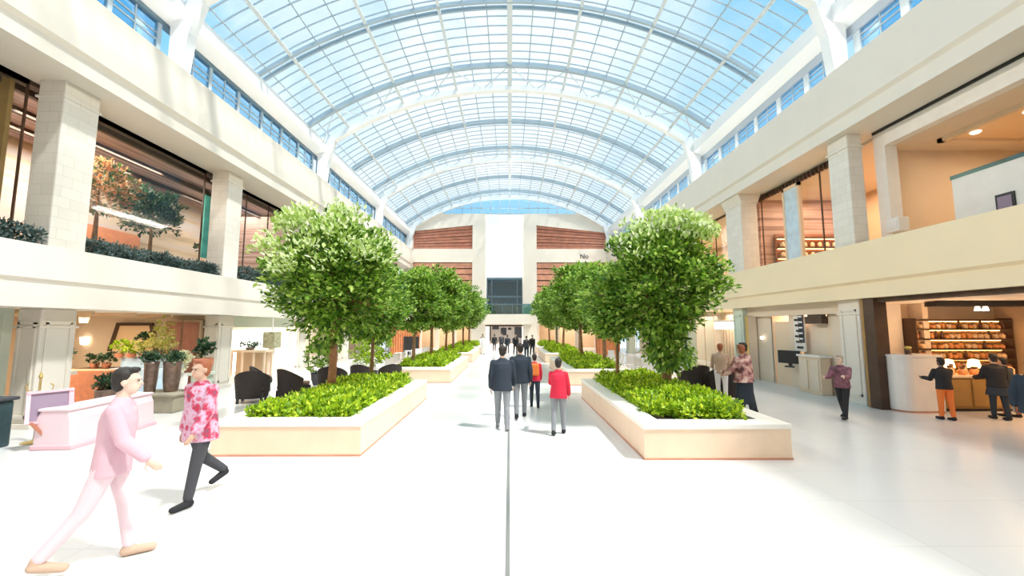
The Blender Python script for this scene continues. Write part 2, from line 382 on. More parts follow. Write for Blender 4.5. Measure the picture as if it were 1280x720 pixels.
for y in (-2.8, 7.8, 17.3, 28.0, 39.0):
    m = MB(); arc_beam(m, y-.22, .11, .18, -.04); arc_beam(m, y+.22, .08, .12, -.04); struct(m, 'roof_rib', 'grey_steel')
# purlins: heavy one on the ridge, then main ones, thin ones between
for k in range(-3, 4):
    x = k*3.3; wd = .26 if k == 0 else .15
    m = MB(); m.bar((x, -10.9, az(x, -.12)), (x, 44.9, az(x, -.12)), wd, .16 if k else .2, up=(x, 0, az(x)-ZC)); struct(m, 'roof_purlin', 'pale_steel')
m = MB()
for k in range(-10, 11):
    if k % 3 == 0: continue
    x = k*1.1; m.bar((x, -10.9, az(x, -.03)), (x, 44.9, az(x, -.03)), .055, .09, up=(x, 0, az(x)-ZC))
struct(m, 'roof_glazing_bars', 'grey_steel')
edges = [-10.9]+RIBS+[] 
for b in range(len(edges)-1):
    ya, yb = edges[b], edges[b+1]
    P, Q = arc_pts(ya, 0), arc_pts(yb, 0); n = len(P)
    g = MB(); g.add(P+Q, [(i, i+1, n+i+1, n+i) for i in range(n-1)])
    o = struct(g, f'window_{b+1}', 'roof_glass'); o.data.shade_smooth()
    m = MB(); k = int((yb-ya)/.64)
    for j in range(1, k+1): arc_beam(m, ya+(yb-ya)*j/(k+1), .038, .05, .0, 24)
    m.build('glazing_bars', 'grey_steel', o)
# clerestory windows between the rib feet
wn = 10
for s in (-1, 1):
    for i in range(len(RIBS)-1):
        ya, yb = RIBS[i]+.35, RIBS[i+1]-.35
        if i == 0: continue
        nw = 6; x = s*11.93
        fr = MB(); st = (yb-ya)/nw
        zt = 12.55 if s > 0 else 12.78
        for j in range(nw+1):
            y = ya+j*st; fr.box(x-.06, x+.06, y-(.13 if s > 0 else .07), y+(.13 if s > 0 else .07), 11.1, zt)
        fr.box(x-.05, x+.05, ya, yb, 11.1, 11.2)
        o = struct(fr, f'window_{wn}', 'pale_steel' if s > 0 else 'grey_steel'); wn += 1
        B(x-.01, x+.01, ya, yb, 11.1, zt).build('window_pane', 'blue_glass', o)
        lv = MB()
        for z in (12.36, 12.14): lv.box(x-.03, x+.03, ya, yb, z-.025, z+.025)
        for j in range(nw): lv.box(x-.02, x+.02, ya+(j+.5)*st-.025, ya+(j+.5)*st+.025, 11.1, zt)
        lv.build('window_louver', 'grey_steel', o)

# ---------------- far end wall: pale frame with timber panels, tall bright recess and a bridge
f = MB(); YF = 45
f.box(-4.25, -2.72, YF, YF+5, 0, 15.4); f.box(1.52, 3.08, YF, YF+5, 0, 15.4)
f.box(-12.1, -4.25, YF, YF+.5, 9.75, 11.3); f.box(3.08, 12.1, YF, YF+.5, 9.75, 11.3)
f.box(-12.1, -4.25, YF, YF+.5, 3.6, 5.0); f.box(3.08, 12.1, YF, YF+.5, 3.6, 5.0)
f.box(-12.1, -11.0, YF, YF+.5, 0, 13.0); f.box(11.0, 12.1, YF, YF+.5, 0, 13.0)
f.prism([(-4.25, 14.05), (-4.25, 15.4), (-8.9, 15.4), (-10.4, 14.5), (-11.6, 13.7), (-12.1, 12.6), (-11, 12.6), (-11, 13.35)], YF, YF+.5)
f.prism([(3.08, 14.05), (11, 13.2), (11, 12.6), (12.1, 12.6), (11.6, 13.7), (10.4, 14.5), (8.9, 15.4), (3.08, 15.4)], YF, YF+.5)
struct(f, 'wall_far', 'cream')
struct(B(-12.1, 12.1, YF+5, YF+5.3, 3.3, 8.0), 'wall_recess_low', 'cream')
struct(B(-2.72, 1.52, YF+5, YF+5.3, 8.0, 15.4), 'wall_recess', 'white_steel')
struct(B(-3.05, 2.55, YF-.6, YF+5.2, 2.75, 3.85), 'bridge_slab', 'cream')
o = empty('window_40'); o['kind'] = 'structure'
B(-2.7, 1.5, YF+1.95, YF+2.0, 3.85, 8.15).build('window_pane', 'blue_glass', o)
m = MB(); m.box(-2.72, 1.52, YF+1.9, YF+2.08, 8.05, 8.25)
for x in (-2.7, -2.1, .9, 1.45): m.box(x-.05, x+.05, YF+1.9, YF+2.05, 3.85, 8.1)
m.box(-2.7, 1.5, YF+1.9, YF+2.05, 5.9, 6.08)
m.build('window_frame', 'dark_steel', o)
struct(B(-2.72, 1.52, YF+2.3, YF+4.9, 8.0, 8.2), 'ceiling_landing', 'dark_steel')
struct(B(-2.72, 1.52, YF+4.9, YF+5.0, 3.85, 8.1), 'wall_landing', 'kiosk_teal')
o = tag(empty('glass_balustrade', (0, 0, 0)), 'green tinted glass balustrade on the bridge before the dark window', 'balustrade')
B(-3.0, 2.5, YF-.5, YF-.46, 3.85, 4.95).build('glass_panel', 'green_glass', o)
m = MB(); m.box(-3.0, 2.5, YF-.54, YF-.42, 4.93, 5.0)
for i in range(6): m.box(-3.0+i*1.09, -2.95+i*1.09, YF-.53, YF-.43, 3.85, 4.95)
m.build('rail', 'dark_steel', o)
def timber(x0, x1, zt0, zt1, zb, nm, lab):
    o = tag(empty('timber_panel'), lab, 'panel'); n = 8
    m = MB(); m.prism([(x0, zb), (x1, zb), (x1, zt1), (x0, zt0)], YF+.3, YF+.42); m.build('backing', 'dark_brown', o)
    m = MB(); k = 7
    for i in range(k):
        a0, a1 = zb+(zt0-zb)*(i+.06)/k, zb+(zt0-zb)*(i+.88)/k; b0, b1 = zb+(zt1-zb)*(i+.06)/k, zb+(zt1-zb)*(i+.88)/k
        m.prism([(x0, a0), (x1, b0), (x1, b1), (x0, a1)], YF+.12+.05*(i % 2), YF+.3)
    m.build('slat', 'brown_wood_light' if nm else 'brown_wood', o)
timber(-11.0, -4.25, 13.35, 14.05, 11.3, 0, 'sloping red-brown timber panel high on the end wall, left of the white recess')
timber(3.08, 11.0, 14.05, 13.3, 11.3, 0, 'sloping red-brown timber panel high on the end wall, right of the white recess')
timber(-11.0, -4.25, 9.75, 9.75, 5.0, 1, 'lower light brown timber panel on the end wall, left of the dark window')
timber(3.08, 11.0, 9.75, 9.75, 5.0, 1, 'lower light brown timber panel on the end wall, right of the dark window')
# ground floor of the end wall behind the last planters
for n_, (xa, xb) in (('left', (-12.1, -4.25)), ('right', (3.08, 12.1))):
    m = MB(); m.box(xa, xb, YF+.1, YF+.4, 2.7, 3.6); w_ = (xb-xa)/4
    for i in range(5): m.box(max(xa, xa+i*w_-.25), min(xb, xa+i*w_+.25), YF+.1, YF+.4, 0, 2.7)
    struct(m, 'wall_far_ground_'+n_, 'beige_wall')
    struct(B(xa, xb, YF+3, YF+3.2, 0, 3.6), 'wall_far_shop_'+n_, 'tan_wall')
    struct(B(xa, xb, YF+.4, YF+3.2, 3.4, 3.6), 'ceiling_far_'+n_, 'cream')
    area('shop_light', ((xa+xb)/2, YF+1.8, 3.3), 6, 1.5, 160, (1, .85, .7))
# faint dark lettering on the band of the end wall
cu = bpy.data.curves.new('wall_lettering', 'FONT'); cu.body = 'No'; cu.size = .75; cu.extrude = .03
to = bpy.data.objects.new('wall_lettering', cu); col.objects.link(to); to.location = (8.0, YF-.02, 10.2); to.rotation_euler = (R(90), 0, 0)
cu.materials.append(MATS['charcoal']); dg_ = bpy.context.evaluated_depsgraph_get(); me_ = bpy.data.meshes.new_from_object(to.evaluated_get(dg_)); lo, ro = to.location.copy(), to.rotation_euler.copy(); bpy.data.objects.remove(to)
to = bpy.data.objects.new('wall_lettering', me_); col.objects.link(to); to.location = lo; to.rotation_euler = ro
tag(to, 'small dark letters on the pale band beside the right tree crown', 'sign')
# gable lunette
g = MB(); pts = [(-8.8+17.6*i/30) for i in range(31)]
g.prism([(x, az(x, -.1)) for x in pts][::-1]+[(-8.8, 15.35), (8.8, 15.35)][0:2], YF+.25, YF+.28); o = struct(g, 'window_41', 'blue_glass')
m = MB()
for k in range(-7, 8): m.box(k*1.1-.03, k*1.1+.03, YF+.2, YF+.32, 15.35, az(k*1.1, -.05))
m.box(-8.8, 8.8, YF+.18, YF+.34, 15.3, 15.45); m.box(-7, 7, YF+.2, YF+.32, 16.1, 16.16); m.build('window_frame', 'pale_steel', o)
# corridor under the bridge
for n, a in (('wall_corridor_left', (-3.2, -2.9, YF+5, 64, 0, 3.3)), ('wall_corridor_right', (2.4, 2.7, YF+5, 64, 0, 3.3)), ('wall_corridor_far', (-3.2, 2.7, 64, 64.3, 0, 3.3)), ('ceiling_corridor', (-3.2, 2.7, YF+5.2, 64.3, 3.0, 3.3))):
    struct(B(*a), n, 'shop_white')
o = tag(empty('entrance_portal'), 'dark metal portal frame under the bridge at the far end', 'portal')
m = MB(); m.box(-2.95, -2.8, YF+.2, YF+.4, 0, 2.7); m.box(2.3, 2.45, YF+.2, YF+.4, 0, 2.7); m.box(-2.95, 2.45, YF+.2, YF+.4, 2.5, 2.68); m.build('portal_frame', 'dark_brown', o)
MB().box(-2.25, -2.1, YF+.2, YF+.4, .9, 2.5).build('post', 'dark_brown', o)
for x0, x1, z0, z1 in ((-1.95, -1.2, 2.15, 2.5), (-1.0, -.35, 1.5, 2.35), (.55, 1.4, 1.2, 2.45), (-.2, .2, 2.1, 2.35)):
    s_ = tag(B(x0, x1, YF+.25, YF+.33, z0, z1).build('hanging_sign', 'charcoal', bevel=.02), {-1.95: 'wide dark hanging sign in the far portal, under its left corner', -1.0: 'tall dark hanging sign near the middle of the far portal', .55: 'largest dark hanging sign in the far portal', -.2: 'smallest dark hanging sign in the far portal'}[x0], 'sign')
    h = MB(); h.tube([((x0+x1)/2, YF+.29, z1), ((x0+x1)/2, YF+.29, 2.52)], .02, 6); h.build('hanger', 'charcoal', s_)

# ---------------- side shop interiors
# left ground floor
struct(B(-20.5, -12.2, 16.6, 16.8, 0, L_BOT), 'wall_shop_1', 'tan_light')
struct(B(-20.5, -12.4, 9.9, 10.1, 0, L_BOT), 'wall_shop_2', 'pale_green')
struct(B(-16.2, -12.2, 22.8, 23.0, 0, L_BOT), 'wall_shop_3', 'beige_wall')
struct(B(-16.4, -16.2, 16.8, 45, 0, L_BOT), 'wall_shop_4', 'beige_wall')
struct(B(-12.3, -12.1, 17.2, 22.5, 2.45, L_BOT), 'trim_2', 'pale_green')
struct(B(-20.5, -18.4, 10.1, 16.6, 0, L_BOT), 'wall_shop_5', 'tan_wall')
m = MB()
for y in (10.6, 12, 13.4, 14.8): m.box(-20, -12.4, y-.05, y+.05, 2.84, 2.95)
struct(m, 'ceiling_rafters', 'tan_wall')
# ceilings upstairs (planked on the left)
struct(B(-20.4, -12.9, Y0, Y1, 8.96, 9.04), 'ceiling_left', 'plank_ceiling')
m = MB()
for x in (-13.2, -14.6, -15.9): m.box(x-.07, x+.07, Y0, Y1, 8.78, 8.96)
struct(m, 'ceiling_track', 'dark_brown')
struct(B(-17.3, -17.0, Y0, Y1, 4.3, 8.96), 'wall_gallery_left', 'mural_wall')
struct(B(-17.0, -12.9, 9.85, 9.95, 4.3, 8.96), 'wall_gallery_1', 'ochre')
struct(B(-17.0, -12.95, 22.9, 23.0, 4.3, 8.96), 'wall_gallery_2', 'brick_streak')
struct(B(-17.0, -12.95, 35.3, 35.4, 4.3, 8.96), 'wall_gallery_3', 'brick_streak')
# left partial bay: lamp strip
t_ = tag(empty('strip_lamp'), 'warm glowing strip lamp along the upper ceiling of the left edge shop', 'lamp')
B(-16.6, -16.45, 5.0, 9.6, 8.3, 8.42).build('housing', 'dark_brown', t_); B(-16.45, -16.40, 5.0, 9.6, 8.31, 8.36).build('lamp_tube', 'lamp_glow', t_)
# storefront glazing, left upper
wn = 50
def shopfront(x, ya, yb, z0, z1, n, m_frame='dark_brown', g='shop_glass', head=.12):
    global wn
    fr = MB(); fr.box(x-.05, x+.05, ya, yb, z1-head, z1); fr.box(x-.04, x+.04, ya, yb, z0, z0+.06)
    for i in range(n+1):
        y = ya+(yb-ya)*i/n; fr.box(x-.025, x+.025, y-.02, y+.02, z0, z1)
    o = struct(fr, f'window_{wn}', m_frame); wn += 1
    B(x-.008, x+.008, ya, yb, z0, z1).build('window_pane', g, o); return o
for i in range(len(YL)-1):
    shopfront(-12.75, YL[i]+.45, YL[i+1]-.45, 4.3, 9.0, 3 if i > 1 else 1)
struct(B(-12.95, -12.7, Y0, Y1, 8.88, 9.02), 'trim_3', 'dark_brown')
# right upper
struct(B(12.6, 20.4, Y0, 13.1, 8.42, 9.04), 'ceiling_right', 'beige_wall')
struct(B(12.6, 20.4, 13.1, Y1, 8.9, 9.04), 'ceiling_right_rear', 'beige_wall')
struct(B(12.7, 20.4, 12.95, 13.15, 4.9, 9.0), 'wall_room_right', 'tan_light')
struct(B(17.2, 17.4, 13.15, Y1, 4.9, 9.0), 'wall_gallery_right', 'tan_wall')
struct(B(12.7, 17.2, 19.8, 20.0, 4.9, 9.0), 'wall_gallery_right_1', 'brick_streak')
struct(B(12.7, 17.2, 32.4, 32.6, 4.9, 9.0), 'wall_gallery_right_2', 'tan_wall')
m = MB(); m.box(12.3, 12.7, 12.55, 12.94, 4.9, 8.42); m.box(12.3, 12.59, -2, 12.94, 8.42, 8.93)
struct(m, 'trim_4', 'shop_white')                                       # white portal round the open room
m = MB(); m.box(12.24, 12.34, -2, 12.9, 8.92, 9.02)
struct(m, 'trim_5', 'black')
for i in (1, 2, 3, 4):
    shopfront(12.6, YR[i]+.45, YR[i+1]-.45, 4.9, 9.0, 3, 'dark_brown', 'shop_glass', .1)
m = MB()
for i in range(26): y = 13.9+i*.22; m.box(12.45, 12.6, y, y+.13, 8.72, 8.9)
m.box(12.5, 12.56, 13.8, 19.4, 8.8, 8.88)
tag(m.build('blind_roll', 'dark_brown'), 'dark toothed awning strip over the upper right shopfront', 'awning')
# coffer in the room ceiling with downlights
o = tag(empty('ceiling_coffer'), 'recessed warm lit tray in the ceiling of the upper right room', 'ceiling light')
m = MB()
for a in ((13.6, 16.9, 9.6, 9.75, 8.3, 8.44), (13.6, 16.9, 12.0, 12.15, 8.3, 8.44), (13.6, 13.75, 9.6, 12.15, 8.3, 8.44), (16.75, 16.9, 9.6, 12.15, 8.3, 8.44)): m.box(*a)
m.build('coffer_frame', 'tan_light', o); B(13.75, 16.75, 9.75, 12.0, 8.40, 8.43).build('coffer_panel', 'jar_cream', o)  # lighter warm panel colour stands in for the glow of the tray
for x, y in ((14.2, 11.6), (15.6, 11.2), (14.3, 10.4)): MB().lathe([(.10, 0), (.13, .04), (.05, .05)], (x, y, 8.36), 12).build('downlight', 'lamp_glow', o)
o = tag(empty('room_divider'), 'white half-height divider with green glass cap in the upper right room', 'divider')
B(12.9, 13.05, 7.2, 11.25, 4.9, 6.75).build('board', 'shop_white', o); B(12.88, 13.07, 7.2, 11.27, 6.75, 6.86).build('glass_cap', 'green_glass', o)
o = tag(empty('small_picture'), 'small dark framed picture on the white upper divider', 'picture')
B(12.86, 12.9, 9.85, 10.25, 5.35, 5.95).build('frame', 'black', o); B(12.85, 12.862, 9.9, 10.2, 5.42, 5.88).build('canvas', 'mauve', o)
o = tag(empty('glass_door'), 'narrow glass panel with the sky reflection painted pale blue in the upper right shopfront', 'door')
B(12.42, 12.5, 16.75, 17.55, 5.0, 8.55).build('door_panel', 'pale_blue', o)  # pale blue colour stands in for sky reflected in the glass
m = MB(); m.box(12.4, 12.52, 16.62, 16.75, 4.9, 8.7); m.box(12.4, 12.52, 17.55, 17.68, 4.9, 8.7); m.box(12.4, 12.52, 16.62, 17.68, 8.55, 8.7); m.build('door_frame', 'tan_light', o)

# ---------------- right ground floor
struct(B(11.6, 11.75, 13.8, 19.5, 2.95, R_BOT), 'trim_6', 'beige_wall')
m = MB()
for a, b in ((13.8, 14.7), (16.4, 16.9), (18.0, 19.5)): m.box(11.8, 11.95, a, b, 0, 3.0)
struct(m, 'wall_front_right', 'beige_wall')
struct(B(14.3, 14.5, 13.8, 19.6, 0, R_BOT), 'wall_behind_right', 'beige_wall')
struct(B(11.8, 14.3, 14.7, 14.85, 0, R_BOT), 'wall_side_right', 'tan_light')
struct(B(11.8, 14.3, 17.95, 18.05, 0, R_BOT), 'wall_side_right_1', 'tan_light')
struct(B(11.95, 20.4, 14.3, 14.5, 0, R_BOT), 'wall_shop_right', 'tan_light')
struct(B(13.6, 13.8, 20.3, 25.8, 0, R_BOT), 'wall_curtain_right', 'tan_light')
struct(B(14.5, 14.7, 26, 45, 0, R_BOT), 'wall_shop_right_far', 'beige_wall')
m = MB()
for i in range(16): y = 20.4+i*.34; m.tube([(13.55, y, .1), (13.55, y, 2.9)], .11, 8)
tag(m.build('curtain', 'tan_light', smooth=True), 'pleated tan curtain under the white strip light', 'curtain')
t_ = tag(empty('light_box'), 'long white glowing strip light above the tan curtain', 'lamp')
B(12.3, 12.45, 20.5, 24.0, 2.35, 2.75).build('lamp_tube', 'lamp_white', t_); B(12.28, 12.47, 20.4, 24.1, 2.75, 2.85).build('housing', 'shop_white', t_)
# black jamb of the lit shop
m = MB(); m.box(11.2, 11.6, 12.25, 12.62, 0, R_BOT); m.box(11.3, 11.5, -4, 12.3, R_BOT-.14, R_BOT)
struct(m, 'door_1', 'dark_brown')
struct(B(11.22, 11.32, 12.62, 12.72, 0, R_BOT), 'trim_7', 'ochre')
struct(B(11.7, 20.4, -2, 14.3, R_BOT-.08, R_BOT), 'ceiling_shop_right', 'shop_white')
struct(B(11.9, 13.95, 14.2, 14.3, 0, 3.3), 'trim_8', 'shop_white')

# ================================================================ PLANTERS, TREES
def planter(x0, x1, y0, y1, h, lab, cap=.42):
    o = tag(empty('stone_planter', ((x0+x1)/2, y0, 0)), lab, 'planter', None)
    ox, oy = (x0+x1)/2, y0
    a0, a1, b1 = x0-ox, x1-ox, y1-oy
    m = MB(); t = .3
    m.box(a0+.02, a1-.02, .02, t, .03, h-.1); m.box(a0+.02, a1-.02, b1-t, b1-.02, .03, h-.1); m.box(a0+.02, a0+t, t, b1-t, .03, h-.1); m.box(a1-t, a1-.02, t, b1-t, .03, h-.1)
    m.build('planter_wall', 'planter_stone', o)
    m = MB(); m.box(a0, a1, 0, cap, h-.1, h); m.box(a0, a1, b1-cap, b1, h-.1, h); m.box(a0, a0+cap, cap, b1-cap, h-.1, h); m.box(a1-cap, a1, cap, b1-cap, h-.1, h)
    m.build('planter_cap', 'planter_cap', o, bevel=.012)
    m = MB(); m.box(a0+.01, a1-.01, .01, b1-.01, 0, .035); m.build('plinth_strip', 'brown_wood_light', o)
    # uneven soil
    n1, n2 = 10, 24; vs = []
    for j in range(n2+1):
        for i in range(n1+1):
            x = a0+t+(a1-a0-2*t)*i/n1; y = t+(b1-2*t)*j/n2; vs.append((x, y, h-.09+.05*noise.noise(Vector((x*3, y*3, x0)))))
    m = MB().add(vs, [(j*(n1+1)+i, j*(n1+1)+i+1, (j+1)*(n1+1)+i+1, (j+1)*(n1+1)+i) for j in range(n2) for i in range(n1)])
    m.build('soil', 'soil', o); return o
PH = .66
PL = [(-5.8, -2.87, 8.0, 14.2), (-5.55, -2.6, 18.1, 25.5), (-5.55, -2.6, 28.5, 34.5), (-5.55, -2.6, 37, 42.5)]
PR = [(2.52, 5.35, 7.75, 14.4), (2.45, 5.3, 17.3, 25.0), (2.45, 5.3, 28, 34.5), (2.45, 5.3, 37, 42.5)]
lp = ['nearest', 'second nearest', 'third', 'farthest']
for i, a in enumerate(PL): planter(*a, PH, f'{lp[i]} pale stone planter of the row left of the walkway')
for i, a in enumerate(PR): planter(*a, PH, f'{lp[i]} pale stone planter of the row right of the walkway')

def leafset(rg, centers, per, size, spread, up=.2, outward=None):
    vs, fs = [], []
    for c in centers:
        c = Vector(c)
        for _ in range(per):
            d = Vector((rg.gauss(0, 1), rg.gauss(0, 1), rg.gauss(0, 1))); d.normalize()
            p = c+Vector((d.x*spread, d.y*spread, d.z*spread*.75))*(rg.random()**.45)
            o_ = (p-outward).normalized() if outward is not None else d
            dirn = (o_*.7+Vector((rg.gauss(0, .5), rg.gauss(0, .5), rg.gauss(0, .4)+up))).normalized()
            s = size*rg.uniform(.65, 1.2); nrm = (Vector((0, 0, 1))+Vector((rg.gauss(0, .5), rg.gauss(0, .5), 0))+o_*.5).normalized()
            sd_ = dirn.cross(nrm)
            if sd_.length < .05: continue
            sd_.normalize(); nn = sd_.cross(dirn)
            k = len(vs)
            vs += [tuple(p), tuple(p+dirn*s*.5+sd_*s*.27+nn*s*.08), tuple(p+dirn*s), tuple(p+dirn*s*.5-sd_*s*.27+nn*s*.08)]
            fs += [(k, k+1, k+2), (k, k+2, k+3)]
    return MB().add(vs, fs)
def tree_mesh(seed, rx, rz, zc, trunk_h, ncl, per, leaf, trunk_r=.075, lobes=()):
    rg = random.Random(seed); cen = []
    C0 = Vector((0, 0, zc))
    while len(cen) < ncl:
        d = Vector((rg.gauss(0, 1), rg.gauss(0, 1), rg.gauss(0, 1))).normalized()
        r = (rg.random()**.28)*(.80+.22*noise.noise(d*2.2+Vector((seed, 0, 0))))
        z = d.z*r*rz
        w_ = 1.0 if z > -rz*.35 else .86
        cen.append(Vector((d.x*r*rx*w_, d.y*r*rx*w_, zc+z)))
    for (lx, ly, lz, lr, n) in lobes:
        for _ in range(n):
            d = Vector((rg.gauss(0, 1), rg.gauss(0, 1), rg.gauss(0, 1))).normalized()*lr*rg.random()**.4
            cen.append(Vector((lx, ly, lz))+d)
    crown = leafset(rg, cen, per, leaf, rx*.17, .0, C0+Vector((0, 0, -rz*.3)))
    tr = MB(); top = Vector((rg.uniform(-.1, .1), rg.uniform(-.1, .1), zc-.1*rz))
    tr.tube([(0, 0, -.15), (.02, .01, trunk_h*.5), (top.x*.5, top.y*.5, trunk_h), top, (top.x, top.y, zc+rz*.5)], [trunk_r*1.25, trunk_r, trunk_r*.9, trunk_r*.6, trunk_r*.25], 10)
    br = MB(); idx = rg.sample(range(len(cen)), min(34, len(cen)))
    for i in idx:
        c = cen[i]; st = Vector((top.x*.6, top.y*.6, trunk_h+(zc-trunk_h)*rg.uniform(.1, 1)))
        mid = st.lerp(c, .5)+Vector((0, 0, -.12)); br.tube([st, mid, c], [trunk_r*.4, trunk_r*.25, .012], 5)
    return crown, tr, br
def tree(loc, label, mats=('leaf_tree', 'trunk_red'), **k):
    cr, tr, br = tree_mesh(**k)
    o = tag(empty('ficus_tree', loc), label, 'tree', 'trees in the stone planters')
    tr.build('trunk', mats[1], o, smooth=True); br.build('branch', mats[1], o); cr.build('crown', mats[0], o); return o
SZ = PH-.08
t1 = tree((-4.85, 11.1, SZ), 'big round-crowned leafy tree in the nearest planter, left of the walkway', ('leaf_tree', 'trunk_red'),
          seed=3, rx=2.0, rz=2.05, zc=3.2, trunk_h=1.7, ncl=420, per=40, leaf=.17, trunk_r=.10)
# pale leaves put the sunlight into the colour of that crown's sunny face
rg = random.Random(5); cs = []
for _ in range(70):
    a = rg.uniform(0, 2*math.pi); r = rg.uniform(.2, 1.0)
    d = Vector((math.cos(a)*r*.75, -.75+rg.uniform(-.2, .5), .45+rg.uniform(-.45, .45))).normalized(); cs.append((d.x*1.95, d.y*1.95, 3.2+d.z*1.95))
leafset(rg, cs, 26, .15, .32, .1, Vector((0, 0, 2.4))).build('sunlit_leaves', 'leaf_pale', t1)
t2 = tree((4.25, 11.0, SZ), 'big round-crowned leafy tree in the nearest planter, right of the walkway', ('leaf_tree', 'bark'),
          seed=9, rx=1.75, rz=1.95, zc=3.15, trunk_h=1.5, ncl=400, per=40, leaf=.17, trunk_r=.11, lobes=[(-1.35, .5, 2.5, .75, 60), (.1, 0, 1.3, .6, 40)])
rg = random.Random(6); cs = []
for _ in range(60):
    a = rg.uniform(0, 2*math.pi); r = rg.uniform(0, 1.0)
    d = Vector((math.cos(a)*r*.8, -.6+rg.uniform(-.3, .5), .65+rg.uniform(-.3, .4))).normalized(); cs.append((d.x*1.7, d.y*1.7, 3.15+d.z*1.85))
leafset(rg, cs, 26, .15, .3, .1, Vector((0, 0, 2.4))).build('sunlit_leaves', 'leaf_pale', t2)  # pale leaves here too stand for sunlight on the crown
m3 = tree((-4.6, 13.5, SZ), 'slimmer leafy tree close behind the big tree of the left planter row', ('leaf_tree', 'bark'),
          seed=12, rx=1.45, rz=1.6, zc=2.75, trunk_h=1.2, ncl=240, per=42, leaf=.15, trunk_r=.06)
m4 = tree((3.6, 13.6, SZ), 'slimmer leafy tree close behind the big tree of the right planter row', ('leaf_tree', 'bark'),
          seed=15, rx=1.4, rz=1.5, zc=2.7, trunk_h=1.2, ncl=240, per=42, leaf=.15, trunk_r=.06)
spots = [(-4.6, 19.3, .95, 'first'), (-4.3, 22.3, 1.08, 'second'), (-3.9, 25.0, .92, 'third'), (-4.1, 29.5, 1.1, 'fourth'), (-3.8, 33.0, 1.0, 'fifth'), (-3.9, 38.5, 1.08, 'sixth')]
for k, (x, y, s, nm) in enumerate(spots):
    c = copy_tree(m3 if k % 2 else m4); c.location = (x, y, SZ); c.scale = (s*1.35, s*1.35, s*1.22); c.rotation_euler.z = 1.1*k+.4
    c['label'] = f'{nm} leafy tree behind the gap in the left row of planters'
spots = [(4.4, 18.6, 1.0, 'first'), (3.8, 21.3, 1.1, 'second'), (4.2, 24.3, .96, 'third'), (3.9, 29.3, 1.05, 'fourth'), (3.9, 33.0, 1.05, 'fifth'), (3.8, 38.5, 1.08, 'sixth')]
for k, (x, y, s, nm) in enumerate(spots):
    c = copy_tree(m4 if k % 2 else m3); c.location = (x, y, SZ); c.scale = (s*1.35, s*1.35, s*1.22); c.rotation_euler.z = 1.7*k+2
    c['label'] = f'{nm} leafy tree behind the gap in the right row of planters'
def groundcover(a, seed, label, n, size=.10, hgt=.30, m='leaf_hedge', inset=.5, skip=None):
    rg = random.Random(seed); cs = []
    for _ in range(n):
        x = rg.uniform(a[0]+inset, a[1]-inset); y = rg.uniform(a[2]+inset, a[3]-inset)
        if skip and skip(x, y): continue
        h = hgt*(.75+.5*noise.noise(Vector((x*1.3, y*1.3, seed))))*(.7 if min(x-a[0], a[1]-x, y-a[2]) < inset+.15 else 1)
        for q in (.35, 1): cs.append((x, y, PH-.1+h*q*rg.uniform(.8, 1.1)))
    o = leafset(rg, cs, 9, size, .13, .55).build('groundcover', m)
    tag(o, label, 'hedge', None, 'stuff'); return o
groundcover(PL[0], 1, 'bright green low hedge filling the nearest left planter', 1300, .115, .36, inset=.46)
groundcover(PR[0], 2, 'bright green low hedge filling the nearest right planter', 1300, .115, .42, inset=.46, skip=lambda x, y: y < 8.7 and x < 3.6)
for i in (1, 2, 3):
    groundcover(PL[i], 10+i, f'low green hedge in the {lp[i]} left planter', 800, .14, .42)
    groundcover(PR[i], 20+i, f'low green hedge in the {lp[i]} right planter', 800, .14, .42)

# ================================================================ LEFT UPPER GALLERY
def shrub(name, loc, label, cat, m, r, rz, n, per, leaf, group=None, trunk=None, pot=None):
    rg = random.Random(hash(loc) % 9999); o = tag(empty(name, loc), label, cat, group)
    base = 0
    if pot:
        pr, ph, pm = pot; MB().lathe([(pr*.7, 0), (pr*.95, ph*.5), (pr, ph*.94), (pr*1.06, ph), (pr*.9, ph), (pr*.88, ph*.9)], (0, 0, 0), 18).build('pot', pm, o, smooth=False); base = ph
    if trunk:
        MB().tube([(0, 0, base*.8), (.03, 0, base+trunk*.5), (0, .02, base+trunk+rz)], [.07*r+.02, .05*r+.02, .02], 8).build('trunk', 'bark', o); base += trunk
    cs = []
    for _ in range(n):
        d = Vector((rg.gauss(0, 1), rg.gauss(0, 1), rg.gauss(0, 1))).normalized()*(rg.random()**.35); cs.append((d.x*r, d.y*r, base+rz+d.z*rz))
    leafset(rg, cs, per, leaf, r*.22, .1, Vector((0, 0, base+rz*.6))).build('foliage', m, o); return o
shrub('indoor_tree', (-14.4, 13.7, 4.3), 'orange-leaved indoor tree behind the big upper left window', 'tree', 'leaf_orange', 1.15, .95, 90, 30, .17, trunk=1.7, pot=(.3, .4, 'terracotta'))
shrub('indoor_tree', (-14.0, 15.4, 4.3), 'dark green indoor tree behind the big upper left window', 'tree', 'leaf_dark', 1.0, .95, 90, 30, .17, trunk=1.3, pot=(.3, .4, 'charcoal'))
shrub('indoor_tree', (-14.2, 19.2, 4.3), 'dark green indoor tree behind the upper window past the second pillar', 'tree', 'leaf_dark', .8, .8, 60, 28, .16, trunk=1.0, pot=(.3, .4, 'charcoal'))
shrub('indoor_tree', (-13.6, 8.3, 4.3), 'grey-green plant behind the upper window at the photo edge', 'plant', 'leaf_dark', .6, .7, 50, 28, .14, trunk=.2, pot=(.3, .4, 'charcoal'))
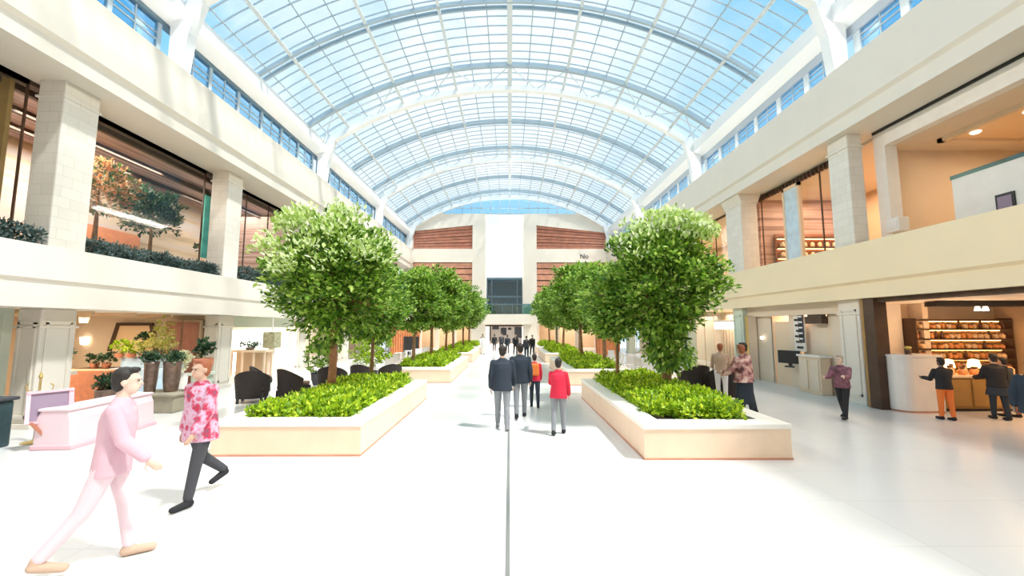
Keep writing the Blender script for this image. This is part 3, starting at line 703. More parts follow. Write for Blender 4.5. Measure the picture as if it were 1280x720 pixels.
def rail_hedge(ya, yb, label, seed, h=.62):
    rg = random.Random(seed); o = tag(empty('trough_hedge', (-12.0, ya, 4.3)), label, 'hedge', 'hedge troughs along the upper left edge'); L = yb-ya
    m = MB(); m.box(-.3, .3, 0, L, 0, .12); m.build('trough', 'charcoal', o)
    cs = [(rg.uniform(-.2, .2)+.1, rg.uniform(0.05, L-.05), rg.uniform(.15, h)) for _ in range(int(95*L))]
    leafset(rg, cs, 12, .11, .12, .4).build('foliage', 'leaf_bluegreen', o)
rail_hedge(5.0, 9.98, 'blue-green trough hedge on the upper ledge, left of the first pillar', 31, .62)
rail_hedge(11.12, 16.15, 'blue-green trough hedge on the upper ledge, between first and second pillar', 32, .62)
rail_hedge(17.32, 22.3, 'blue-green trough hedge on the upper ledge, right of the second pillar', 33, .8)
o = tag(empty('hanging_banner'), 'teal and green banner hanging inside the big upper left window', 'banner')
B(-13.98, -13.9, 17.9, 19.1, 5.6, 8.5).build('banner_cloth', 'green_glass', o); B(-14.0, -13.88, 17.85, 19.15, 8.5, 8.58).build('rod', 'black', o)
MATS['teal'] = mat('teal', (.08, .42, .36), .6, var=.3, vscale=2); o.children[0].data.materials[0] = MATS['teal']
o = tag(empty('display_wall'), 'grey-blue low display screen behind the indoor trees upstairs', 'screen')
B(-16.3, -16.1, 15.4, 19.2, 4.3, 5.7).build('board', 'head_grey', o); B(-16.35, -16.05, 15.35, 19.25, 5.7, 5.78).build('cap', 'dark_brown', o)
o = tag(empty('display_arch'), 'orange terracotta display board behind the orange-leaved indoor tree', 'screen')
B(-17.0, -16.9, 15.6, 18.1, 5.95, 6.6).build('board', 'terracotta', o); B(-17.0, -16.75, 15.55, 18.15, 5.85, 5.95).build('shelf', 'dark_brown', o)

# ================================================================ LEFT GROUND SHOP
def thing(name, loc, label, cat, group=None, rz=0): return tag(empty(name, loc, rz), label, cat, group)
# arched mirror with dark frame
o = thing('wall_mirror', (-15.3, 16.55, 1.5), 'large bright mirror in a dark tapering frame on the flower shop wall', 'mirror')
m = MB(); out_ = [(-1.0, 0), (-.72, 1.15), (.72, 1.15), (1.0, 0)]; inn = [(-.86, 0), (-.62, 1.03), (.62, 1.03), (.86, 0)]
for i in range(3): m.prism([out_[i], out_[i+1], inn[i+1], inn[i]], -.1, 0)
m.build('frame', 'dark_brown', o); MB().prism([(-.86, 0), (-.62, 1.03), (.62, 1.03), (.86, 0)], -.04, -.01).build('mirror_pane', 'jar_cream', o)
for x, lb in ((-17.3, 'left of the large mirror'), (-13.7, 'right of the large mirror')):
    o = thing('wall_lamp', (x, 16.52, 1.75), 'glowing wall lamp '+lb, 'lamp'); MB().lathe([(.05, 0), (.12, .03), (.16, .3), (.14, .32)], (0, 0, 0), 14).build('lamp_shade', 'lamp_glow', o); B(-.03, .03, 0, .08, .05, .2).build('bracket', 'gold', o)
for k, (x, y) in enumerate(((-15.6, 12.0), (-14.6, 12.4), (-13.6, 12.9), (-14.9, 11.2))):
    o = thing('ceiling_spot', (x, y, 2.62), 'small round warm downlight under the rafters of the flower shop', 'lamp', 'downlights in the flower shop')
    MB().lathe([(.10, 0), (.13, .2), (.05, .22), (.05, .25)], (0, 0, 0), 14).build('housing', 'tan_light', o); MB().lathe([(.09, -.01), (.09, .01)], (0, 0, 0), 14).build('bulb', 'lamp_glow', o)
# cabinets at the right of the shop wall
for x, lb in ((-13.45, 'left one of the pair on the flower shop wall'), (-12.76, 'right one of the pair on the flower shop wall')):
    o = thing('tall_cabinet', (x, 16.2, 0), 'tall brown wooden cabinet, '+lb, 'cabinet'); B(-.33, .33, 0, .38, 0, 2.75).build('body', 'tan_wall', o)
    for s in (-1, 1): d = B(min(0, s*.31), max(0, s*.31), -.03, 0, .1, 2.68).build('door', 'brown_wood', o, bevel=.01); B(s*.05-.01, s*.05+.01, -.06, -.03, 1.2, 1.4).build('handle', 'gold', d)
# fluted pedestal with dark plant
o = thing('fluted_pedestal', (-13.45, 12.2, 0), 'white fluted pedestal at the front of the flower shop', 'pedestal')
m = MB(); m.box(-.27, .27, -.27, .27, 0, .12); m.build('base', 'shop_white', o)
pr = []; n = 32
m = MB(); vs = [((.2+.018*math.cos(k*math.pi))*math.cos(2*math.pi*k/n), (.2+.018*math.cos(k*math.pi))*math.sin(2*math.pi*k/n), z) for z in (.12, 1.05) for k in range(n)]
m.add(vs, [(k, (k+1) % n, n+(k+1) % n, n+k) for k in range(n)]); m.build('shaft', 'shop_white', o)
MB().box(-.27, .27, -.27, .27, 1.05, 1.17).build('capital', 'shop_white', o)
shrub('potted_fern', (-13.45, 12.2, 1.17), 'round dark potted plant standing on the white fluted pedestal', 'plant', 'leaf_dark', .27, .26, 40, 22, .10, pot=(.15, .25, 'bronze'))
# terracotta bowl bench
o = thing('terracotta_trough', (-13.6, 13.2, 0), 'curved terracotta trough on dark legs beside the fluted pedestal', 'planter')
n = 16; pts = [(.95*math.cos(math.pi+math.pi*i/n)*1.0, .62+.42*math.sin(math.pi+math.pi*i/n)) for i in range(n+1)]
MB().prism([(-.95, 1.1), *[(a*.95, b+.45) for a, b in [(math.cos(math.pi+math.pi*i/n), .62*math.sin(math.pi+math.pi*i/n)+.3) for i in range(n+1)]], (.95, 1.1)][::-1], -.3, .3).build('bowl', 'terracotta', o)
for s in (-1, 1): MB().bar((s*.3, 0, .25), (s*.45, 0, 0), .12, .4).build('leg', 'dark_brown', o)
# flower bank on stepped blue stand
o = thing('stepped_stand', (-12.9, 14.0, 0), 'pale blue stepped flower stand in the shop behind the pink counter', 'stand')
for i in range(4): B(-.9, .95, -.75+i*.4, 1.0, 0 if i == 0 else .35*i, .35*(i+1)).build('step', 'pale_blue', o, bevel=.02)
rg = random.Random(77)
for k in range(7):
    x = -14.6+k*.42; mm = 'leaf_yellow' if k > 3 else ('leaf_hedge' if k > 1 else 'leaf_dark')
    shrub('flower_pot', (x, 14.35, 1.4 if x > -13.8 else 1.05), ['dark', 'dark leafy', 'green', 'bright green', 'yellow', 'yellow blooming', 'tall yellow'][k]+f' potted plant, {["first","second","third","fourth","fifth","sixth","last"][k]} from the pedestal along the flower bank', 'plant', mm, .26, .17+.02*k, 22, 18, .09, 'flower bank plants', pot=(.13, .16, 'terracotta'))
o = thing('back_bench', (-14.3, 14.4, 0), 'long dark bench carrying the green end of the flower bank', 'bench'); B(-.7, .48, -.3, .3, .95, 1.05).build('top', 'dark_brown', o)
for s in (-.6, .4): B(s-.05, s+.05, -.25, .25, 0, .95).build('leg', 'dark_brown', o)
shrub('topiary', (-12.55, 14.7, 1.4), 'tall pale yellow cone-shaped flowering plant atop the blue stand', 'plant', 'leaf_yellow', .34, .62, 60, 22, .09, pot=(.17, .2, 'terracotta'))
shrub('topiary', (-13.35, 14.8, 1.4), 'dark round clipped plant next to the yellow cone-shaped one', 'plant', 'leaf_dark', .26, .24, 40, 22, .08, trunk=.25, pot=(.13, .16, 'bronze'))
shrub('dark_urn_plant', (-11.3, 11.5, 0), 'dark bushy plant in a dark urn behind the pink counter', 'plant', 'leaf_dark', .26, .22, 40, 22, .09, pot=(.24, .75, 'bronze'))
# urns on stone plinth
o = thing('stone_plinth', (-10.35, 12.3, 0), 'low grey-brown stone plinth under the bronze urns', 'plinth'); MB().box(-.72, .62, -.4, .55, 0, .5).build('body', 'plinth_stone', o, bevel=.03); B(-.76, .66, -.44, .59, .46, .54).build('slab_top', 'plinth_stone', o, bevel=.02)
def urn(x, y, z, h, r, label, mt='bronze', plant='leaf_dark', pr_=.24):
    o = thing('urn', (x, y, z), label, 'urn', 'urns in the flower shop')
    MB().lathe([(r*.7, 0), (r*.8, .05*h), (r*.95, .4*h), (r, .85*h), (r*1.08, .93*h), (r*1.08, h), (r*.9, h), (r*.85, .93*h)], (0, 0, 0), 22).build('vessel', mt, o, smooth=True)
    rg = random.Random(int(x*100)); cs = [(rg.gauss(0, pr_*.5), rg.gauss(0, pr_*.5), h+pr_*.5+rg.gauss(0, pr_*.35)) for _ in range(40)]
    leafset(rg, cs, 16, .09, pr_*.4, .3).build('foliage', plant, o)
urn(-10.75, 12.25, .54, .9, .17, 'narrow bronze urn at the left end of the stone plinth')
urn(-10.25, 12.4, .54, .9, .22, 'wide bronze urn with dark foliage at the right end of the stone plinth')
shrub('white_flower_bush', (-10.9, 13.5, 0), 'bush of white flowers in a pale vase behind the bronze urns', 'plant', 'flower_white', .30, .38, 44, 22, .09, pot=(.22, .95, 'shop_white'))
o = thing('green_pillar', (-9.44, 12.55, 0), 'pale green square post behind the woman in the floral top', 'stand'); B(-.2, .2, -.2, .2, 0, 1.02).build('post', 'pale_green', o, bevel=.02); B(-.26, .26, -.26, .26, 1.02, 1.1).build('top', 'pale_green', o)
shrub('cactus_pot', (-9.44, 12.55, 1.1), 'green plant in a square terracotta pot above the woman in the floral top', 'plant', 'leaf_dark', .24, .3, 40, 22, .10, pot=(.26, .42, 'terracotta'))
# left edge kiosk
o = thing('kiosk_counter', (-11.0, 7.9, 0), 'dark teal kiosk counter at the left edge of the photo', 'counter'); B(-1.6, .5, -1.0, .85, 0, .95).build('body', 'kiosk_teal', o, bevel=.04); B(-1.65, .55, -1.05, .9, .95, 1.02).build('top', 'charcoal', o, bevel=.02)
o = thing('blue_bowl', (-10.95, 8.2, 1.02), 'pale blue wide bowl on the dark teal kiosk', 'bowl'); MB().lathe([(.15, 0), (.35, .1), (.45, .32), (.42, .33), (.3, .12)], (0, 0, 0), 24).build('bowl_body', 'pale_blue', o, smooth=True); MB().lathe([(.4, .27), (.36, .36), (.1, .42)], (0, 0, 0), 20).build('filling', 'pale_blue', o, smooth=True)
shrub('kiosk_plant', (-11.7, 8.2, 1.02), 'yellow-green bushy plant on the dark teal kiosk', 'plant', 'leaf_yellow', .40, .45, 60, 26, .10, pot=(.25, .25, 'plinth_stone'))
shrub('kiosk_plant', (-12.3, 8.6, 1.02), 'grey-green bushy plant at the far side of the dark teal kiosk', 'plant', 'leaf_bluegreen', .42, .5, 60, 26, .10, pot=(.25, .3, 'plinth_stone'))
# pink counter
o = thing('pink_counter', (-9.35, 9.4, 0), 'long low pink and white counter before the flower shop', 'counter', rz=R(4))
MB().prism([(-.4, .06), (.34, .06), (.30, .6), (.22, .78), (-.3, .78), (-.4, .6)], -.95, 1.15).build('body', 'pink_white', o, bevel=.04); B(-.42, .38, -.98, 1.18, 0, .1).build('plinth', 'pink', o, bevel=.02)
B(-.34, .26, -.97, 1.17, .76, .82).build('counter_top', 'pink_white', o, bevel=.02)
# easel sign
o = thing('easel_sign', (-9.5, 8.55, 0), 'mauve sign board in a pink frame leaning on wooden legs', 'sign', rz=R(62))
m = MB(); m.bar((.32, 0, 0), (.30, .14, 1.18), .08, .05); m.bar((-.32, 0, .55), (-.30, .14, 1.18), .06, .05); m.bar((-.33, .12, 1.15), (.33, .12, 1.15), .06, .05); m.bar((-.3, .06, .55), (.3, .06, .55), .05, .05); m.build('frame', 'pink', o)
MB().add([(-.29, .065, .58), (.29, .065, .58), (.27, .125, 1.13), (-.27, .125, 1.13), (-.29, .09, .58), (.29, .09, .58), (.27, .15, 1.13), (-.27, .15, 1.13)], [(0, 1, 2, 3), (7, 6, 5, 4), (0, 4, 5, 1), (1, 5, 6, 2), (2, 6, 7, 3), (3, 7, 4, 0)]).build('sign_panel', 'mauve', o)
for a, b in (((-.25, .05, .56), (.12, -.1, 0)), ((.2, .05, .56), (.22, -.02, 0)), ((0, .12, .9), (0, .55, 0))): MB().bar(a, b, .07, .05).build('leg', 'brown_wood', o)
# brass stanchion
o = thing('brass_stand', (-10.3, 9.0, 0), 'slim brass plant stand with curled arms beside the first pillar', 'stand')
MB().lathe([(.2, 0), (.2, .02), (.03, .05), (.02, .1), (.02, 1.35), (.04, 1.4), (.01, 1.5)], (0, 0, 0), 14).build('pole', 'gold', o)
for s in (-1, 1):
    MB().tube([(0, 0, 1.1), (s*.15, 0, 1.05), (s*.28, 0, 1.12), (s*.3, 0, 1.22), (s*.24, 0, 1.25)], .015, 6).build('arm', 'gold', o)

# second left bay: lit shop with cabinet, poles, armchairs
o = thing('display_cabinet', (-11.6, 18.3, 0), 'pale glazed display cabinet in the bay after the second pillar', 'cabinet')
B(-.75, .75, -.3, .3, 0, .3).build('plinth', 'shop_white', o)
m = MB()
for x in (-.72, -.25, .25, .72):
    for y in (-.27, .27): m.box(x-.035, x+.035, y-.03, y+.03, .3, 1.35)
m.box(-.78, .78, -.32, .32, 1.35, 1.45); m.build('frame', 'tan_light', o); B(-.7, .7, -.02, .02, .3, 1.35).build('back_panel', 'tan_wall', o)
shrub('cabinet_plant', (-11.7, 18.3, 1.45), 'low dark plant on the pale display cabinet', 'plant', 'leaf_dark', .4, .12, 30, 16, .1, pot=(.2, .1, 'bronze'))
o = thing('shop_sign_board', (-13.6, 20.9, .0), 'large plain white board lit inside the second left bay', 'board'); B(-.9, 1.4, 0, .06, .2, 2.3).build('panel', 'lamp_white', o); 
for x in (-.8, 1.3): B(x-.03, x+.03, 0, .05, 0, .2).build('leg', 'shop_white', o)
MATS['lit_panel'] = mat('lit_panel', (.9, .88, .85), .5, emit=(1, .95, .9), estr=.55); o.children[0].data.materials[0] = MATS['lit_panel']
o = thing('lantern_post', (-11.1, 18.9, 0), 'white post carrying a square olive lantern beside the dark armchairs', 'lamp post')
B(-.1, .1, -.1, .1, 0, 1.55).build('pole', 'shop_white', o, bevel=.01); B(-.28, .28, -.28, .28, 1.5, 2.25).build('lantern', 'olive', o, bevel=.03); MB().lathe([(.05, 2.25), (.02, 2.6), (.02, 2.9)], (0, 0, 0), 8).build('hanger', 'shop_white', o)
def armchair(loc, rz, label, s=1.0):
    o = thing('wicker_armchair', loc, label, 'chair', 'dark armchairs beside the planters', rz)
    B(-.33, .33, -.32, .28, .28, .42).build('seat', 'black_soft', o, bevel=.05)
    n = 14; pts = []
    for i in range(n+1):
        a = math.pi*i/n; pts.append((math.cos(a)*.42, math.sin(a)*.38))
    m = MB(); vs = []
    for i, (x, y) in enumerate(pts):
        h = .62+.26*math.sin(math.pi*i/n)
        for sc_, z in ((.92, .12), (1.06, h), (.93, h), (.80, .12)): vs.append((x*sc_, y*sc_, z))
    m.add(vs, [(i*4+k, i*4+(k+1) % 4, (i+1)*4+(k+1) % 4, (i+1)*4+k) for i in range(n) for k in range(4)]+[(0, 1, 2, 3), (n*4+3, n*4+2, n*4+1, n*4)])
    m.build('backrest', 'black_soft', o, smooth=False)
    B(-.3, .3, -.3, .24, .42, .52).build('cushion', 'bronze', o, bevel=.04)
    for x in (-.28, .28):
        for y in (-.24, .26): B(x-.03, x+.03, y-.03, y+.03, 0, .28).build('leg', 'black', o)
    o.scale = (s, s, s); return o
ch = armchair((-8.6, 13.7, 0), R(200), 'dark wicker armchair nearest the floral-top woman, behind the left planter', 1.2)
for (x, y, r, s, lb) in ((-7.35, 13.9, 150, 1.25, 'dark wicker armchair second from the left behind the near left planter'), (-6.6, 15.2, 190, 1.2, 'dark wicker armchair just left of the big left tree trunk'),
                      (-5.9, 16.4, 170, 1.15, 'dark wicker armchair just right of the big left tree trunk'), (-5.0, 17.0, 210, 1.1, 'dark wicker armchair in the gap between the left planters'),
                      (6.6, 14.6, 190, 1.3, 'dark wicker armchair behind the near right planter, closest to its trunk'), (7.4, 13.9, 160, 1.3, 'dark wicker armchair beside the group in plaid at the right planter'),
                      (-9.7, 16.0, 120, 1.1, 'dark wicker armchair beside the lantern post')):
    c = copy_tree(ch); c.location = (x, y, 0); c.rotation_euler.z = R(r); c.scale = (s, s, s); c['label'] = lb
def cafe_chair(loc, rz, label, group):
    o = thing('cafe_chair', loc, label, 'chair', group, rz)
    B(-.22, .22, -.22, .22, .43, .47).build('seat', 'white_cloth', o); B(-.22, .22, .19, .23, .5, .95).build('backrest', 'white_cloth', o, bevel=.01)
    for x in (-.19, .19):
        for y in (-.19, .19): B(x-.02, x+.02, y-.02, y+.02, 0, .43).build('leg', 'white_cloth', o)
    return o
cc = cafe_chair((-6.3, 21.0, 0), 0, 'small white cafe chair in the row behind the left trees', 'white cafe chairs on the left'); 
for k in range(1, 9):
    c = copy_tree(cc); c.location = (-6.4+.10*(k % 2)-.0*k, 21.0+k*1.25, 0); c.rotation_euler.z = .5*k
c2 = copy_tree(cc); c2.location = (6.5, 17.0, 0); c2['label'] = 'small white cafe chair in the row behind the right trees'; c2['group'] = 'white cafe chairs on the right'
for k in range(1, 9):
    c = copy_tree(c2); c.location = (6.5+.1*(k % 2), 17.0+k*1.15, 0); c.rotation_euler.z = .7*k
def cafe_table(loc, label, grp):
    o = thing('cafe_table', loc, label, 'table', grp); MB().lathe([(.38, .72), (.4, .73), (.4, .76), (.1, .765)], (0, 0, 0), 20).build('table_top', 'white_cloth', o)
    MB().lathe([(.22, 0), (.2, .03), (.03, .06), (.03, .72)], (0, 0, 0), 14).build('pedestal', 'white_cloth', o); return o
ta = cafe_table((-7.2, 21.8, 0), 'round white cafe table among the white chairs on the left', 'cafe tables on the left')
for k in range(1, 4): c = copy_tree(ta); c.location = (-7.2, 21.8+2.5*k, 0)
ta = cafe_table((7.3, 17.6, 0), 'round white cafe table among the white chairs on the right', 'cafe tables on the right')
for k in range(1, 4): c = copy_tree(ta); c.location = (7.3, 17.6+2.5*k, 0)
# orange shopfront far left
o = thing('orange_screen', (-9.3, 36, 0), 'orange ribbed screen with dark doorway seen between the left tree trunks', 'screen')
m = MB()
for k in range(12): m.box(-1.2+k*.21, -1.2+k*.21+.15, -.1, .1, 0, 3.0)
m.build('slat', 'orange_panel', o); B(-.1, 1.25, -.2, -.1, 0, 1.6).build('doorway', 'black', o); B(-1.3, -1.2, -.12, .12, 0, 3.1).build('post', 'brown_wood', o)
o = thing('orange_screen', (9.0, 36, 0), 'orange ribbed screen seen between the right tree trunks', 'screen')
m = MB()
for k in range(10): m.box(-1.2+k*.21, -1.2+k*.21+.15, -.1, .1, 0, 2.8)
m.build('slat', 'orange_panel', o); B(-1.3, -1.2, -.12, .12, 0, 2.9).build('post', 'brown_wood', o)
# tall bushes seen under the crowns
shrub('potted_bush', (-6.3, 18.3, 0), 'tall bright green potted bush behind the left armchairs', 'plant', 'leaf_hedge', .85, 1.0, 90, 30, .14, pot=(.35, .5, 'charcoal'))
shrub('potted_bush', (-8.2, 17.6, 0), 'dark green potted bush under the big left tree crown', 'plant', 'leaf_tree', .55, .7, 60, 30, .13, pot=(.35, .5, 'charcoal'))
# left ground shops farther on
for k, (y, c) in enumerate(((26, 'brown_wood'), (32, 'ochre'), (38.5, 'brown_wood'))):
    shopfront(-12.2, y-2.7, y+2.7, 0, L_BOT, 4, 'dark_brown')
    shopfront(12.3, y-2.4+.5, y+2.4+.5, 0, R_BOT, 4, 'tan_light')

# ================================================================ RIGHT GROUND MIDDLE BAY
o = thing('wall_television', (11.4, 16.45, 1.0), 'dark television screen on a bracket in the beige shop wall', 'television', rz=R(-65))
B(-.42, .42, -.04, .04, 0, .52).build('screen', 'black', o, bevel=.01); B(-.06, .06, .04, .1, -.12, .3).build('bracket', 'charcoal', o); B(-.16, .16, -.06, .06, -.16, -.1).build('stand_foot', 'charcoal', o)
o = thing('white_sideboard', (11.45, 15.25, 0), 'cream sideboard with arched panels below the vertical sign', 'cabinet'); B(-.14, .25, -.55, .55, 0, 1.35).build('body', 'tan_light', o, bevel=.02); B(-.18, .27, -.6, .6, 1.35, 1.42).build('top', 'shop_white', o)
for y in (-.28, .28): B(-.17, -.14, y-.2, y+.2, .15, 1.25).build('door', 'beige_wall', o, bevel=.01)
o = thing('vertical_sign', (11.7, 16.15, 1.5), 'tall narrow black and white sign on the beige shopfront', 'sign')
B(-.03, .03, -.28, .28, 0, 1.62).build('sign_panel', 'shop_white', o); B(-.05, -.03, -.28, .0, .35, 1.62).build('dark_band', 'charcoal', o)
m = MB()
for k in range(6): m.box(-.07, -.045, -.2+.06*(k % 2), .12+.04*(k % 3), .12+k*.22, .2+k*.22)
m.build('lettering', 'black', o); m = MB()
for k in range(5): m.box(-.07, -.05, -.22, -.05, .48+k*.22, .54+k*.22)
m.build('lettering', 'white_steel', o)
o = thing('dark_header', (11.75, 15.2, 2.6), 'dark brown box sign over the recessed doorway', 'sign'); B(-.2, .1, -.4, .45, 0, .28).build('sign_panel', 'dark_brown', o, bevel=.02); B(-.12, .02, -.35, .4, .28, .36).build('bracket', 'dark_brown', o)
o = empty('door_2'); o['kind'] = 'structure'; B(11.9, 12.0, 14.75, 16.3, 0, 2.6).build('door_panel', 'beige_wall', o); MB().lathe([(.03, 0), (.05, .03), (.02, .08)], (11.86, 15.0, 1.1), 10).build('door_handle', 'bronze', o)
o = empty('door_3'); o['kind'] = 'structure'; B(11.85, 11.92, 16.95, 17.9, 0, 2.7).build('door_panel', 'tan_light', o); B(11.8, 11.85, 17.1, 17.14, 1.0, 1.3).build('door_handle', 'bronze', o)
o = thing('wall_sconce', (11.7, 18.6, 1.9), 'small bright wall light on the beige shopfront', 'lamp'); MB().lathe([(.04, 0), (.08, .04), (.08, .12), (.03, .15)], (0, 0, 0), 12).build('lamp_shade', 'lamp_glow', o); B(0, .1, -.03, .03, .03, .1).build('bracket', 'shop_white', o)
o = thing('pale_pilaster', (11.55, 19.15, .0), 'pale pilaster with slim gold edging by the beige shopfront', 'pilaster'); B(-.2, .2, -.1, .1, 0, 3.0).build('post', 'beige_wall', o); B(-.22, -.2, -.1, .1, 0, 3.0).build('edging', 'gold', o)

# ================================================================ RIGHT LIT SHOP
o = thing('shop_shelving', (15.75, 13.75, 0), 'long lit shelving unit full of amber goods in the right shop', 'shelf')
B(-1.75, 1.55, .35, .45, .0, 2.75).build('back_panel', 'ochre', o)
SH = [.72, 1.06, 1.40, 1.74, 2.08, 2.42]
for z in SH+[2.74]: B(-1.75, 1.55, 0, .4, z-.05, z).build('shelf_board', 'dark_brown', o)
for z in SH[1:]+[2.74]: B(-1.7, 1.5, .30, .33, z-.08, z-.055).build('light_strip', 'lamp_amber', o)
for x in (-1.78, 1.55): B(x, x+.05, 0, .45, 0, 2.78).build('side_panel', 'dark_brown', o)
rg = random.Random(4)
def jar(m, r, h):
    o = MB().lathe([(r*.8, 0), (r, .02), (r, h*.75), (r*.6, h*.85), (r*.6, h), (r*.3, h)], (0, 0, 0), 10).build('jar', m, None, smooth=True)
    l = MB().lathe([(r*.65, h), (r*.65, h+.04), (r*.2, h+.045)], (0, 0, 0), 10).build('lid', 'jar_dark', o); return o
protos = [jar('jar_amber', .06, .20), jar('jar_cream', .075, .17), jar('jar_dark', .05, .23), jar('jar_amber', .08, .14)]
cnt = 0; used = set()
for si, z in enumerate(SH):
    x = 14.1
    while x < 17.2:
        k = rg.choice([0, 0, 1, 1, 2, 3])
        if k in used: c = copy_tree(protos[k])
        else: c = protos[k]; used.add(k)
        c.location = (x, 13.9+rg.uniform(-.04, .04), z)
        nm = ['lowest', 'second', 'third', 'fourth', 'fifth', 'topmost'][si]
        tag(c, f'small {["amber", "cream", "dark", "squat amber"][k]} jar on the {nm} shelf of the lit right shop', 'jar', f'{["amber", "cream", "dark", "squat amber"][k]} jars on the {nm} shelf')
        x += rg.uniform(.16, .22)
o = thing('side_shelving', (18.8, 13.7, 0), 'second lit shelving unit at the right edge of the photo', 'shelf')
B(-1.0, 1.3, .4, .5, 0, 2.9).build('back_panel', 'brown_wood', o)
for z in (.9, 1.3, 1.7, 2.1, 2.5): B(-1.0, 1.3, 0, .4, z-.04, z).build('shelf_board', 'ochre', o); B(-.95, 1.25, .3, .33, z-.07, z-.045).build('light_strip', 'lamp_amber', o)
struct(B(17.4, 17.75, 13.3, 14.3, 0, R_BOT), 'column', 'tan_wall')
o = thing('wall_globe', (17.25, 13.2, 2.2), 'round amber wall light on the pillar beside the shelving', 'lamp'); MB().ell((0, 0, 0), .13, .13, .13).build('lamp_shade', 'lamp_amber', o, smooth=True); B(-.02, .04, 0, .1, -.02, .02).build('bracket', 'gold', o)
o = thing('track_rail', (12, 12.4, 3.12), 'black ceiling track with spotlights above the right shop counter', 'track light')
B(1.2, 8, -.1, .25, 0, .16).build('rail', 'black', o)
for x in (2.6, 2.85, 5.0, 6.6): MB().lathe([(.06, -.14), (.08, -.13), (.05, .0)], (x, 0, 0), 12).build('spot', 'lamp_glow' if x != 6.6 else 'black', o)
# white rounded counter
o = thing('white_counter', (12.15, 12.2, 0), 'tall white marble counter with a rounded end at the shop entrance', 'counter')
n = 10; pts = [(-.35+.35*math.cos(math.pi/2+math.pi*i/n)*1.0, .0+.4*math.sin(math.pi/2+math.pi*i/n)) for i in range(n+1)]+[(.5, -.4), (.5, .4)]
MB().prism(pts, .05, 1.6, 'Z').build('body', 'shop_white', o); MB().prism([(a*1.04, b*1.06) for a, b in pts], 1.6, 1.66, 'Z').build('counter_top', 'shop_white', o); MB().prism([(a*.98, b*.98) for a, b in pts], 0, .05, 'Z').build('plinth', 'brown_wood_light', o)
o = thing('small_ornament', (12.0, 12.1, 1.66), 'small dark ornament on the tall white marble counter', 'ornament'); MB().lathe([(.1, 0), (.05, .04), (.09, .1), (.04, .16)], (0, 0, 0), 12).build('vessel', 'bronze', o); MB().ell((0, 0, .2), .1, .08, .05).build('flowers', 'leaf_yellow', o)
# tan counter
o = thing('tan_counter', (14.1, 12.3, 0), 'long tan service counter before the lit shelving', 'counter'); B(-1.35, 1.35, -.3, .35, .08, .98).build('body', 'ochre', o, bevel=.02); B(-1.4, 1.4, -.35, .4, .98, 1.05).build('counter_top', 'tan_light', o, bevel=.01); B(-1.3, 1.3, -.26, .3, 0, .08).build('plinth', 'black', o)
for x0 in (-1.3, -.4, .5): B(x0, x0+.82, -.33, -.3, .15, .92).build('panel', 'ochre', o, bevel=.01)
for k in range(14):
    x = 12.9+k*.18; kk = rg.choice([0, 1, 3]); c = copy_tree(protos[kk]); c.location = (x, 12.15+.12*(k % 2), 1.05); c.scale = (1.25, 1.25, 1.3)
    tag(c, f'{["larger amber", "larger cream", "", "larger squat amber"][kk]} jar displayed on the long tan counter', 'jar', f'{["amber", "cream", "", "squat amber"][kk]} jars on the counter')
for x, nm in ((13.55, 'left'), (14.35, 'right')):
    o = thing('table_lamp', (x, 12.45, 1.05), f'{nm} one of two bright glowing lamps on the tan counter', 'lamp')
    MB().lathe([(.1, 0), (.1, .02), (.02, .04), (.02, .2)], (0, 0, 0), 12).build('base', 'gold', o); MB().lathe([(.15, .18), (.14, .3), (.11, .42), (.04, .44)], (0, 0, 0), 18).build('lamp_shade', 'lamp_amber', o)
area('lamp_light', (13.9, 12.6, 1.7), .3, .3, 25, (1, .6, .3), (R(180), 0, 0))
# upper right room goods
o = thing('upstairs_shelf', (15.2, 19.3, 4.9), 'lit shelf of glassware upstairs behind the right shopfront', 'shelf')
B(-1.9, 1.6, .3, .4, 0, 2.2).build('back_panel', 'brown_wood', o)
for z in (.5, 1.0, 1.5, 2.0): B(-1.9, 1.6, 0, .3, z-.04, z).build('shelf_board', 'dark_brown', o); B(-1.85, 1.55, .24, .28, z-.08, z-.05).build('light_strip', 'lamp_amber', o)
for si, z in enumerate((.5, 1.0, 1.5)):
    for k in range(9):
        c = copy_tree(protos[1]); c.location = (13.5+k*.37, 19.42, 4.9+z); c.scale = (1.3, 1.3, 1.5)
        tag(c, 'cream jar on the lit upstairs shelf behind the right shopfront', 'jar', 'jars on the upstairs shelf')
o = thing('fuse_box', (12.28, 12.4, 5.6), 'small white wall unit on the edge of the open upper right room', 'wall unit'); B(-.05, .3, -.15, .3, -.1, .35).build('casing', 'shop_white', o, bevel=.02); B(-.07, -.05, -.1, .2, 0, .25).build('cover', 'shop_white', o)

